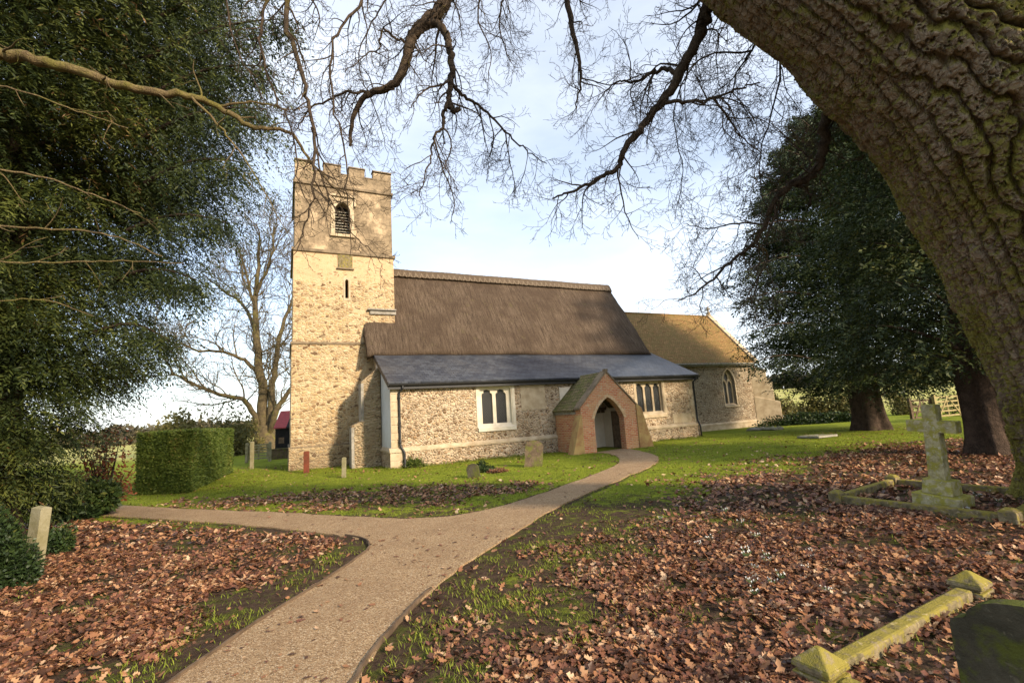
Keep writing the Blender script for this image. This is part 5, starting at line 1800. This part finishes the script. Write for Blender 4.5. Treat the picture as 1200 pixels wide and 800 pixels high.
# ------------------------------------------------------------------ clipped hedge
def box_hedge(label):
    A, B, C_ = np.array(G(158, 580)), np.array(G(222, 577)), np.array(G(272, 553))
    root = thing('clipped_hedge', label, 'hedge', (B[0], B[1], 0))
    d1 = A - B; d2 = C_ - B
    w, l = np.linalg.norm(d1), np.linalg.norm(d2)
    d1 /= w; d2 /= l
    Hh = 1.92
    n = 60000
    f = rs.rand(n)
    u = rs.rand(n) * w; v_ = rs.rand(n) * l; z = rs.rand(n) * Hh
    dpt = np.abs(rs.normal(0, 0.05, n))
    near_face = f < 0.24
    side = (f >= 0.24) & (f < 0.62)
    top = (f >= 0.62) & (f < 0.88)
    back = f >= 0.88
    v_ = np.where(near_face, dpt, v_); u = np.where(side, dpt, u)
    z = np.where(top, Hh - dpt, z)
    u = np.where(back, w - dpt, u)
    wob = (fnoise(u * 1 + v_, z, 0.7, 77) - 0.5) * 0.14
    u = u + np.where(side, wob, 0); v_ = v_ + np.where(near_face, wob, 0); z = z + np.where(top, wob * 0.5, 0)
    P = np.stack([d1[0] * u + d2[0] * v_, d1[1] * u + d2[1] * v_, z], 1)
    od = np.where(top[:, None], np.array([0, 0, 0.6]), np.where(side[:, None], np.r_[-d1, 0.3], np.r_[-d2, 0.3])) * 0.8
    rn = 0.5 + (fnoise(u + v_, z, 0.5, 70) - 0.5) * 0.7 + rs.normal(0, 0.18, n)
    leaf_cloud('foliage', P, 0.085, MT['hedge'], root, rn, 0.5, od)
    mb = MB()
    i = 0.11
    q = [d1 * i + d2 * i, d1 * (w - i) + d2 * i, d1 * (w - i) + d2 * (l - i), d1 * i + d2 * (l - i)]
    mb.hexa([(p[0], p[1], 0.03) for p in q], [(p[0], p[1], Hh - i) for p in q])
    mb.build('twiggy_core', MT['hedgecore'], root)
    return root
MT['hedgecore'] = mat_plain('hedge_twigs', (0.035, 0.04, 0.015), (0.02, 0.022, 0.01))
box_hedge('neatly clipped square green hedge on the lawn left of the tower')

def shrub(name, label, cat, loc, rx, ry, h, n, size, mat, seed, z0=0.0, lumps=14, group=None, aspect=0.55, stems=True):
    r = np.random.RandomState(seed)
    root = thing(name, label, cat, (loc[0], loc[1], 0), 0, group)
    C = r.normal(0, 1, (lumps, 3))
    C /= np.linalg.norm(C, axis=1)[:, None]
    C *= r.uniform(0.3, 0.8, lumps)[:, None]
    C[:, 2] = np.abs(C[:, 2])
    rad = r.uniform(0.22, 0.42, lumps)
    k = r.randint(0, lumps, n)
    d = rand_dirs(n, r)
    rr = r.rand(n) ** 0.4
    P = C[k] + d * (rad[k] * rr)[:, None]
    P = P * np.array([rx, ry, h * 0.85]) 
    P[:, 2] = np.abs(P[:, 2]) + z0
    rn = 0.45 + (r.rand(lumps)[k] - 0.5) * 0.5 + r.normal(0, 0.15, n)
    if stems:
        mb = MB()
        for i in range(lumps):
            e = C[i] * np.array([rx, ry, h * 0.9])
            mb.tube([(0.05 * e[0], 0.05 * e[1], -0.05), (e[0] * 0.5, e[1] * 0.5, e[2] * 0.6), (e[0], e[1], e[2] + z0)], [0.03 * h / 1.5, 0.02 * h / 1.5, 0.006], 5)
        mb.build('stem', MT['yewbark'], root)
    leaf_cloud('foliage', P, size, mat, root, rn, aspect, d * 0.7, r)
    return root

# ivy-clad post and shade plants under the left yew
g = G(100, 606)
shrub('ivy_bush', 'dark ivy bush with russet top beside the left end of the path', 'bush', g, 0.75, 0.6, 1.35, 9000, 0.11, MT['ivy'], 41)
shrub('beech_sapling', 'russet-leaved young beech above the ivy bush at the left', 'sapling', G(120, 600), 0.9, 0.9, 2.6, 1100, 0.10, MT['beech'], 42, z0=0.3, lumps=22)
shrub('ivy_bush', 'low dark ivy heap hugging the weathered gatepost', 'bush', G(60, 648), 0.42, 0.4, 0.7, 6000, 0.055, MT['ivy'], 43)
shrub('ivy_bush', 'dark ivy climbing the yew foot at the far left edge', 'bush', G(-12, 690), 0.55, 0.5, 1.7, 12000, 0.055, MT['ivy'], 44)
shrub('wall_shrub', 'small strappy green shrub at the foot of the aisle corner downpipe', 'shrub', G(483, 547), 0.55, 0.32, 0.46, 1600, 0.17, MT['hedge'], 45, aspect=0.16, stems=False)
shrub('leafy_mound', 'low dark rounded bush on the lawn beside the small gravestone', 'bush', G(566, 552), 0.42, 0.38, 0.42, 3500, 0.06, MT['ivy'], 46, stems=False)
shrub('leafy_mound', 'low heap of brown leaves and stems right of the dark lawn bush', 'leaf heap', G(584, 553), 0.42, 0.28, 0.14, 1200, 0.055, MT['litter'], 47, stems=False)
shrub('holly_shrub', 'dark narrow evergreen shrub right of the chancel corner buttress', 'shrub', G(905, 494), 1.0, 0.9, 4.2, 9000, 0.17, MT['yew2'], 48)

# ------------------------------------------------------------------ bare tree behind the tower
def bare_tree(label, base, d, seed):
    root = thing('bare_tree', label, 'tree', (base[0], base[1], 0))
    T = Twigs(seed)
    org = np.array([base[0], base[1], 0])
    sp = (0.5, 0.42, 0.32, 0.5); ln = (5.6, 3.0, 1.6, 0.8); dr = (-0.05, -0.03, 0.0, 0.0)
    stems = [
        ([(311, 529, d), (309, 500, d), (306, 450, d), (301, 400, d), (300, 350, d), (304, 300, d), (303, 262, d)], 0.55, 0.05),
        ([(313, 520, d), (318, 470, d), (322, 430, d + 1), (330, 385, d + 2), (345, 340, d + 2), (350, 290, d + 2)], 0.38, 0.04),
        ([(312, 520, d), (325, 480, d - 1), (340, 455, d - 1), (362, 420, d - 1), (375, 370, d - 1)], 0.30, 0.04),
        ([(308, 512, d), (296, 480, d - 1), (280, 466, d - 2), (250, 460, d - 3), (218, 446, d - 4), (195, 425, d - 5), (180, 380, d - 5)], 0.26, 0.03),
        ([(304, 440, d), (290, 425, d), (268, 414, d - 1), (235, 410, d - 2), (205, 402, d - 3), (185, 398, d - 3)], 0.20, 0.03),
        ([(302, 390, d), (286, 360, d + 2), (270, 345, d + 3), (248, 330, d + 4), (235, 318, d + 4)], 0.18, 0.03),
        ([(301, 370, d), (292, 330, d), (280, 295, d + 1), (272, 272, d + 1)], 0.16, 0.03),
        ([(302, 345, d), (314, 310, d - 1), (322, 275, d - 2), (325, 255, d - 2)], 0.15, 0.03),
    ]
    for i, (px, r0, r1) in enumerate(stems):
        P = guide(px, 4, 0.07, seed + i) - org
        T.grow(P, r0, r1, 0, 3, sp, ln, dr, 0.13, 0.017, (0.45, 0.95), 0.22)
    mb = MB()
    for pts, rad, lev in T.lines:
        if lev == 0: mb.tube(pts, rad, 10, cap=False)
    mb.tube([(0, 0, -0.3), (0.0, 0, 0.8), (0.05, 0, 2.2)], [1.35, 0.95, 0.62], 14, cap=False)
    mb.build('trunk', MT['ashbark'], root, smooth=True, fix=False)
    mb = MB()
    for pts, rad, lev in T.lines:
        if lev > 0: mb.tube(pts, rad, (5, 4, 3)[lev - 1], cap=False)
    mb.build('branches', MT['ashbark'], root, smooth=True, fix=False)
    return root
gb = G(311, 527.5)
bare_tree('tall pale leafless tree with spreading limbs standing behind the tower', (gb[0], gb[1]), gb[1], 51)

# background shrubs on the left
for i, (px, py, d, rx, h, n, mat, lab) in enumerate([
    (238, 520, 36, 3.9, 6.4, 7000, 'olive', 'rounded olive-green bush behind the clipped hedge'),
    (200, 520, 44, 3.0, 4.0, 3000, 'olive', 'low sparse olive bush at the left end behind the hedge'),
    (283, 522, 40, 2.2, 4.0, 2000, 'olive', 'thin yellowish bush right beneath the pale bare tree'),
]):
    p = at(px, py, d)
    shrub('background_bush', lab, 'bush', (p[0], p[1]), rx, rx * 0.8, h, n, 0.26, MT[mat], 60 + i, lumps=20)

# far hedgerow at the horizon (one reading mass)
r_ = np.random.RandomState(5)
n = 26000
az = r_.uniform(-1.25, 1.25, n)
dist = r_.uniform(150, 175, n) + 14 * np.sin(az * 7)
hh = 3.2 + 3.5 * fnoise(az * 40 + 50, az * 0 + 3, 1.0, 88) ** 1.5
P = np.stack([np.sin(az) * dist, np.cos(az) * dist, r_.rand(n) ** 0.8 * hh], 1)
P[:, 2] += ground_z(P[:, 0], P[:, 1])
MT['farhedge'] = leaf_mat('far_hedge_foliage', [(0, (0.05, 0.045, 0.03)), (0.6, (0.10, 0.085, 0.05)), (1, (0.15, 0.13, 0.06))], 0.2)
o = leaf_cloud('distant_hedgerow', P, 1.5, MT['farhedge'], None, None, 0.7)
tag(o, 'far brown hedgerow and trees along the horizon', 'hedgerow', None, 'stuff')

# field hedge on the right, shrub by shrub
for i, (px, py, d, rx, h, n) in enumerate([(912, 490, 33, 1.8, 2.6, 2200), (935, 490, 36, 2.0, 2.2, 2000), (962, 490, 34, 2.2, 2.9, 2800), (992, 490, 33, 1.7, 3.0, 2200), (1058, 488, 35, 1.5, 2.6, 1500), (1150, 486, 30, 2.6, 2.4, 2500)]):
    p = at(px, py, d)
    lab = ['olive field-hedge bush nearest the chancel', 'lower olive hedge bush second right of the chancel', 'wide olive hedge bush midway between chancel and big yew', 'olive hedge bush directly left of the big yew trunk', 'small olive bush just right of the big yew trunk', 'olive bush behind the second yew near the field gate'][i]
    shrub('hedge_bush', lab, 'bush', (p[0], p[1]), rx, 1.1, h, n, 0.20, MT['olive'], 70 + i, group='field hedge bushes beyond the churchyard')
shr = shrub('bramble_bank', 'dark low bramble bank along the bottom of the field hedge', 'brambles', at(950, 490, 31)[:2], 4.2, 0.5, 1.0, 5000, 0.16, MT['ivy'], 80, stems=False, lumps=30)

# ------------------------------------------------------------------ fences, gates, barn
def five_bar(name, label, cat, p0, p1, h, bars, mat, brace=True, post_w=0.14):
    p0, p1 = np.array(p0), np.array(p1)
    l = np.linalg.norm(p1 - p0)
    root = thing(name, label, cat, (p0[0], p0[1], 0), math.atan2(p1[1] - p0[1], p1[0] - p0[0]))
    for x in (0, l):
        mb = MB(); mb.box(x - post_w / 2, x + post_w / 2, -post_w / 2, post_w / 2, -0.2, h * 1.12); mb.frust(x - post_w / 2, x + post_w / 2, -post_w / 2, post_w / 2, h * 1.12, h * 1.16, 0.04)
        mb.build('gatepost', mat, root)
    for k in range(bars):
        z = 0.16 + (h - 0.2) * k / (bars - 1)
        mb = MB(); mb.box(post_w / 2 + 0.01, l - post_w / 2 - 0.01, -0.02, 0.02, z, z + 0.085); mb.build('bar', mat, root)
    mb = MB()
    for x in (post_w / 2 + 0.03, l / 2 - 0.04, l - post_w / 2 - 0.11):
        mb.box(x, x + 0.08, 0.022, 0.05, 0.12, h)
    if brace:
        mb.hexa([(0.15, -0.05, 0.2), (0.25, -0.05, 0.2), (0.25, -0.022, 0.2), (0.15, -0.022, 0.2)], [(l / 2 - 0.1, -0.05, h - 0.04), (l / 2, -0.05, h - 0.04), (l / 2, -0.022, h - 0.04), (l / 2 - 0.1, -0.022, h - 0.04)])
        mb.hexa([(l - 0.25, -0.05, 0.2), (l - 0.15, -0.05, 0.2), (l - 0.15, -0.022, 0.2), (l - 0.25, -0.022, 0.2)], [(l / 2 + 0.02, -0.05, h - 0.04), (l / 2 + 0.12, -0.05, h - 0.04), (l / 2 + 0.12, -0.022, h - 0.04), (l / 2 + 0.02, -0.022, h - 0.04)])
    mb.build('brace', mat, root)
    return root
MT['gatewood'] = mat_plain('pale_gate_wood', (0.38, 0.31, 0.15), (0.26, 0.20, 0.09), scale=4)  # pale yellow-brown wood of the field gate
five_bar('field_gate', 'pale wooden five-bar gate into the sunny field behind the cross', 'gate', G(1099, 492), G(1129, 489), 1.25, 5, MT['gatewood'])
five_bar('field_gate', 'grey rail hurdle behind the stone cross, left of the pale gate', 'gate', G(1070, 494), G(1096, 492), 1.15, 4, MT['oldwood'])
five_bar('garden_gate', 'small grey barred gate in front of the bare tree left of the tower', 'gate', G(289, 542), G(316, 540), 0.95, 6, MT['pole_wood'], False)
post('wooden_post', G(295, 549), 0.14, 0.12, 1.25, MT['pole_wood'], 'tall thin post standing before the small garden gate', 'post')
# low rail fence running from the gate to the tower
bp = at(331, 536, 33)
barn = thing('barn', 'black weatherboarded shed with a red sheet roof glimpsed left of the tower', 'shed', (bp[0], bp[1], 0), 0.25)
mb = MB()
mb.box(-0.45, 3.2, -0.0, 3.5, -0.1, 1.8)
for k in range(11):
    mb.box(-0.47, 3.22, -0.03, -0.003, 0.1 + k * 0.155, 0.24 + k * 0.155)
mb.build('wall', MT['barn'], barn)
mb = MB()
mb.hexa([(-0.55, -0.2, 1.81), (0.25, -0.2, 1.81), (0.25, 1.9, 3.0), (-0.55, 1.9, 3.0)], [(-0.55, -0.2, 1.88), (0.25, -0.2, 1.88), (0.25, 1.9, 3.07), (-0.55, 1.9, 3.07)])
mb.build('roof', MT['barnroof'], barn)
mb = MB()
mb.hexa([(0.253, -0.2, 1.81), (3.4, -0.2, 1.81), (3.4, 1.9, 3.0), (0.253, 1.9, 3.0)], [(0.253, -0.2, 1.88), (3.4, -0.2, 1.88), (3.4, 1.9, 3.07), (0.253, 1.9, 3.07)])
mb.build('roof', MT['barn'], barn)
mb = MB()
mb.box(-0.25, 0.1, -0.05, -0.032, 0.8, 1.2)
mb.build('window', MT['oldwood'], barn)
# low dark brick wall by the shed
mb = MB()
for q in range(1): mb.box(0, 3.6, 0, 0.22, -0.1, 0.55)
mb.box(-0.03, 3.63, -0.03, 0.25, 0.553, 0.62)
o = mb.build('garden_wall', MT['grave2'], bevel=0.01)
g = at(318, 538, 29)
o.location = (g[0], g[1], 0); o.rotation_euler = (0, 0, 0.3)
tag(o, 'low dark garden wall below the black shed', 'wall')

# ------------------------------------------------------------------ fallen leaves
def keep_clear(X, Y, m=0.0):
    """True where the ground is open (not path, church, kerb stones)"""
    lu = (X - CX) * UX + (Y - CY) * UY
    lv = -(X - CX) * UY + (Y - CY) * UX
    inside = (lu > -0.1) & (lu < 26) & (lv > -0.1) & (lv < 9.6)
    inside |= (lu > -3.7) & (lu < 0) & (lv > 3.7) & (lv < 9)
    inside |= (lu > 6.8) & (lu < 11.4) & (lv > -2.2) & (lv < 0)
    return ~inside

def scatter(n, x0, x1, y0, y1, power=1.0, r=rs):
    """points in the view wedge, denser near the viewer"""
    Y = y0 + (y1 - y0) * r.rand(n) ** power
    half = Y * 1.16 + 0.7
    X = (r.rand(n) * 2 - 1) * half
    return X, Y

def litter(name, n, y0, y1, size, power, fancy, label, seed, path_too=0.0):
    r = np.random.RandomState(seed)
    X, Y = scatter(n, 0, 0, y0, y1, power, r)
    den = litter_density(X, Y)
    dpth = sdf(PATHP, X, Y)
    den = np.where(dpth < 0.03, path_too, den + 0.035)
    patch = np.clip((fnoise(X, Y, 0.5, 14) - 0.36) * 5, 0.12, 1)
    k = (r.rand(n) < den * patch) & keep_clear(X, Y)
    X, Y = X[k], Y[k]
    n = len(X)
    sz = size * np.clip(r.lognormal(0, 0.38, n), 0.35, 1.9)
    z = ground_z(X, Y) + r.uniform(0.004, 0.05, n) * (0.3 + 0.7 * litter_density(X, Y))
    onp = sdf(PATHP, X, Y) < 0.03
    z = np.where(onp, 0.012, z)
    yaw = r.rand(n) * 2 * math.pi
    tilt = np.where(onp, 0.12, 1.0)[:, None] * r.normal(0, 0.42, (n, 2))
    D = np.stack([np.cos(yaw), np.sin(yaw), tilt[:, 0]], 1)
    Sd = np.stack([-np.sin(yaw), np.cos(yaw), tilt[:, 1]], 1)
    Nn = np.cross(D, Sd)
    Nn /= np.linalg.norm(Nn, axis=1)[:, None]
    P = np.stack([X, Y, z], 1)
    curl = r.uniform(-0.1, 0.55, n)
    if fancy:
        # lobed outline, half a leaf either side of the midrib
        t = np.array([0.0, 0.16, 0.30, 0.42, 0.58, 0.70, 0.86, 1.0])
        wv = np.array([0.02, 0.20, 0.10, 0.34, 0.16, 0.30, 0.12, 0.0])
        rows = []
        for sgn in (1, -1):
            for a, b in zip(t, wv):
                up = curl * (b * 0.9 + (a - 0.5) ** 2 * 0.9)
                rows.append(P + (D * (a - 0.5) + Sd * sgn * b) * sz[:, None] + Nn * (up * sz)[:, None])
        V = np.stack(rows, 1)
        faces = [tuple(range(0, 8)), tuple(range(15, 7, -1))]
        # midrib: join the two halves
        V = np.concatenate([V, np.stack([P + D * (a - 0.5) * sz[:, None] + Nn * (curl * (a - 0.5) ** 2 * 0.9 * sz)[:, None] for a in (0.0, 0.33, 0.66, 1.0)], 1)], 1)
        faces = [(16, 1, 2, 3, 17), (17, 3, 4, 5, 18), (18, 5, 6, 7, 19), (16, 17, 11, 10, 9), (17, 18, 13, 12, 11), (18, 19, 15, 14, 13)]
        rn = np.clip(r.beta(1.3, 1.6, n) * 0.8 + 0.2 * fnoise(X, Y, 0.4, 66), 0, 1)
        o = fast_mesh(name, V, 20, MT['litter'], None, {'rnd': rn}, False, faces)
    else:
        rows = [P - D * 0.5 * sz[:, None], P + Sd * 0.3 * sz[:, None] + Nn * (curl * 0.3 * sz)[:, None], P + D * 0.5 * sz[:, None] + Nn * (curl * 0.25 * sz)[:, None], P - Sd * 0.3 * sz[:, None] + Nn * (curl * 0.3 * sz)[:, None]]
        o = fast_mesh(name, np.stack(rows, 1), 4, MT['litter'], None, {'rnd': np.clip(r.beta(2, 2.2, n), 0, 1)}, False, [(0, 1, 2), (0, 2, 3)])
    return tag(o, label, 'fallen leaves', None, 'stuff')
litter('near_leaf_litter', 210000, 1.4, 8.0, 0.050, 0.85, True, 'brown curled dead leaves covering the near ground', 91, 0.014)
litter('far_leaf_litter', 260000, 8.0, 24.0, 0.075, 0.85, False, 'brown dead leaves scattered over the farther ground', 92, 0.010)

# ------------------------------------------------------------------ grass
def grass(name, n, y0, y1, h, w, power, label, seed):
    r = np.random.RandomState(seed)
    X, Y = scatter(n, 0, 0, y0, y1, power, r)
    # a ragged fringe of longer grass along the wall foot
    if y0 > 5:
        e = 9000
        us_ = r.uniform(-3.8, 26, e)
        vf = np.where(us_ < -0.3, 3.8, np.where(us_ > 16.5, 2.9, -0.10)) - np.abs(r.normal(0, 0.10, e))
        X[:e] = CX + us_ * UX - vf * UY
        Y[:e] = CY + us_ * UY + vf * UX
    hm = np.ones(n)
    if y0 > 5: hm[:9000] = r.uniform(1.2, 3.6, 9000)
    # tufts
    X = X + r.normal(0, 0.03, n)
    dens = litter_density(X, Y)
    dpth = sdf(PATHP, X, Y)
    nearp = np.clip((dpth - 0.02) / 0.5, 0.0, 1)
    tuft = np.clip((fnoise(X, Y, 0.45, 15) - 0.50) * 5, 0, 1)
    far = np.clip((Y - 7) / 5, 0, 1)
    keep = (1 - dens * 0.85) * ((0.10 + tuft) * (1 - far) + far * np.clip(tuft + 0.45, 0, 1)) * np.where(Y < 8, 0.25 + 0.75 * nearp, 1)
    k = (r.rand(n) < keep) & (dpth > 0.015) & keep_clear(X, Y)
    X, Y, hm = X[k], Y[k], hm[k]
    n = len(X)
    P = np.stack([X, Y, ground_z(X, Y) - 0.004], 1)
    yaw = r.rand(n) * 2 * math.pi
    ln = r.uniform(0.25, 0.75, n)
    D = np.stack([np.cos(yaw) * ln, np.sin(yaw) * ln, np.ones(n)], 1)
    D /= np.linalg.norm(D, axis=1)[:, None]
    N = np.stack([np.cos(yaw), np.sin(yaw), -0.2 * np.ones(n)], 1)
    V = blades(P, D, N, h * hm * r.uniform(0.4, 1.3, n), w * r.uniform(0.7, 1.3, n), 0.35)
    o = fast_mesh(name, V, 4, MT['grass'], None, {'rnd': np.clip(r.normal(0.5, 0.22, n), 0, 1)})
    return tag(o, label, 'grass', None, 'stuff')
grass('near_grass', 150000, 1.5, 8.0, 0.055, 0.007, 0.8, 'short tufts of green grass among the near leaves', 95)
grass('lawn_grass', 240000, 8.0, 26.0, 0.05, 0.012, 0.8, 'short mown green lawn grass round the church', 96)

# ------------------------------------------------------------------ snowdrops
def make_snowdrops(loc, label):
    r = np.random.RandomState(3)
    root = thing('snowdrop_clump', label, 'flowers', (loc[0], loc[1], 0), 0, 'snowdrop clumps in the fallen leaves')
    lv, lfc = [(0, 0, 0)], []
    fl = MB()
    fl.add([(0, 0, 0)] + [p for k in range(3) for p in ((0.010 * math.cos(k * 2.09) - 0.006 * math.sin(k * 2.09), 0.010 * math.sin(k * 2.09) + 0.006 * math.cos(k * 2.09), -0.014), (0.012 * math.cos(k * 2.09), 0.012 * math.sin(k * 2.09), -0.030), (0.010 * math.cos(k * 2.09) + 0.006 * math.sin(k * 2.09), 0.010 * math.sin(k * 2.09) - 0.006 * math.cos(k * 2.09), -0.014))], [(0, 1, 2, 3), (0, 4, 5, 6), (0, 7, 8, 9)])
    first_f = None
    for i in range(6):
        a = i * 1.05 + r.rand() * 0.5
        d = r.uniform(0.03, 0.11)
        hh = r.uniform(0.09, 0.14)
        x, y = d * math.cos(a), d * math.sin(a)
        for (tx, ty, tz, w) in ((x, y, hh, 0.0016), (x * 1.3 + 0.02, y * 1.3, hh * 0.75, 0.005), (x * 0.7 - 0.02, y * 0.9, hh * 0.7, 0.005)):
            b_ = len(lv)
            lv += [(tx * 0.6 - w, ty * 0.6 + w, tz * 0.7), (tx, ty, tz), (tx * 0.6 + w, ty * 0.6 - w, tz * 0.7)]
            lfc.append((0, b_, b_ + 1, b_ + 2))
        if first_f is None:
            first_f = f_ = fl.build('flower', MT['snow'], root, fix=False)
        else:
            f_ = first_f.copy(); COL.objects.link(f_); f_.parent = root
        f_.location = (x, y, hh)
    lf = MB(); lf.add(lv, lfc)
    lf.build('leaf', MT['stemgreen'], root, fix=False)
    return root
spots = [(890, 640), (905, 652), (868, 628), (917, 660), (884, 672), (898, 692), (912, 706), (930, 676), (938, 668), (855, 622), (862, 640), (945, 690), (885, 700), (870, 618), (940, 640), (1148, 584), (1160, 578), (1172, 590), (1135, 600), (822, 598), (806, 610), (1165, 575), (900, 612), (925, 622)]
first = None
for i, (px, py) in enumerate(spots):
    if px < 1100: px, py = px + rs.uniform(-45, 45), py + rs.uniform(-22, 22)
    g = G(px, py)
    inkerb = px > 1100
    lab = 'small white snowdrop clump beside the stone cross' if inkerb else 'small white snowdrop clump among the fallen leaves left of the mossy kerb'
    if first is None:
        first = make_snowdrops(g, lab)
        o = first
        first.rotation_euler = (0, 0, 0.3)
        first.scale = (0.9,) * 3
    else:
        o = dup(first, (g[0], g[1], 0.0), rs.rand() * 6, lab, rs.uniform(0.5, 0.75))
        o['label'] = lab
    o['group'] = 'snowdrop clumps beside the cross' if inkerb else 'snowdrop clumps in the fallen leaves'
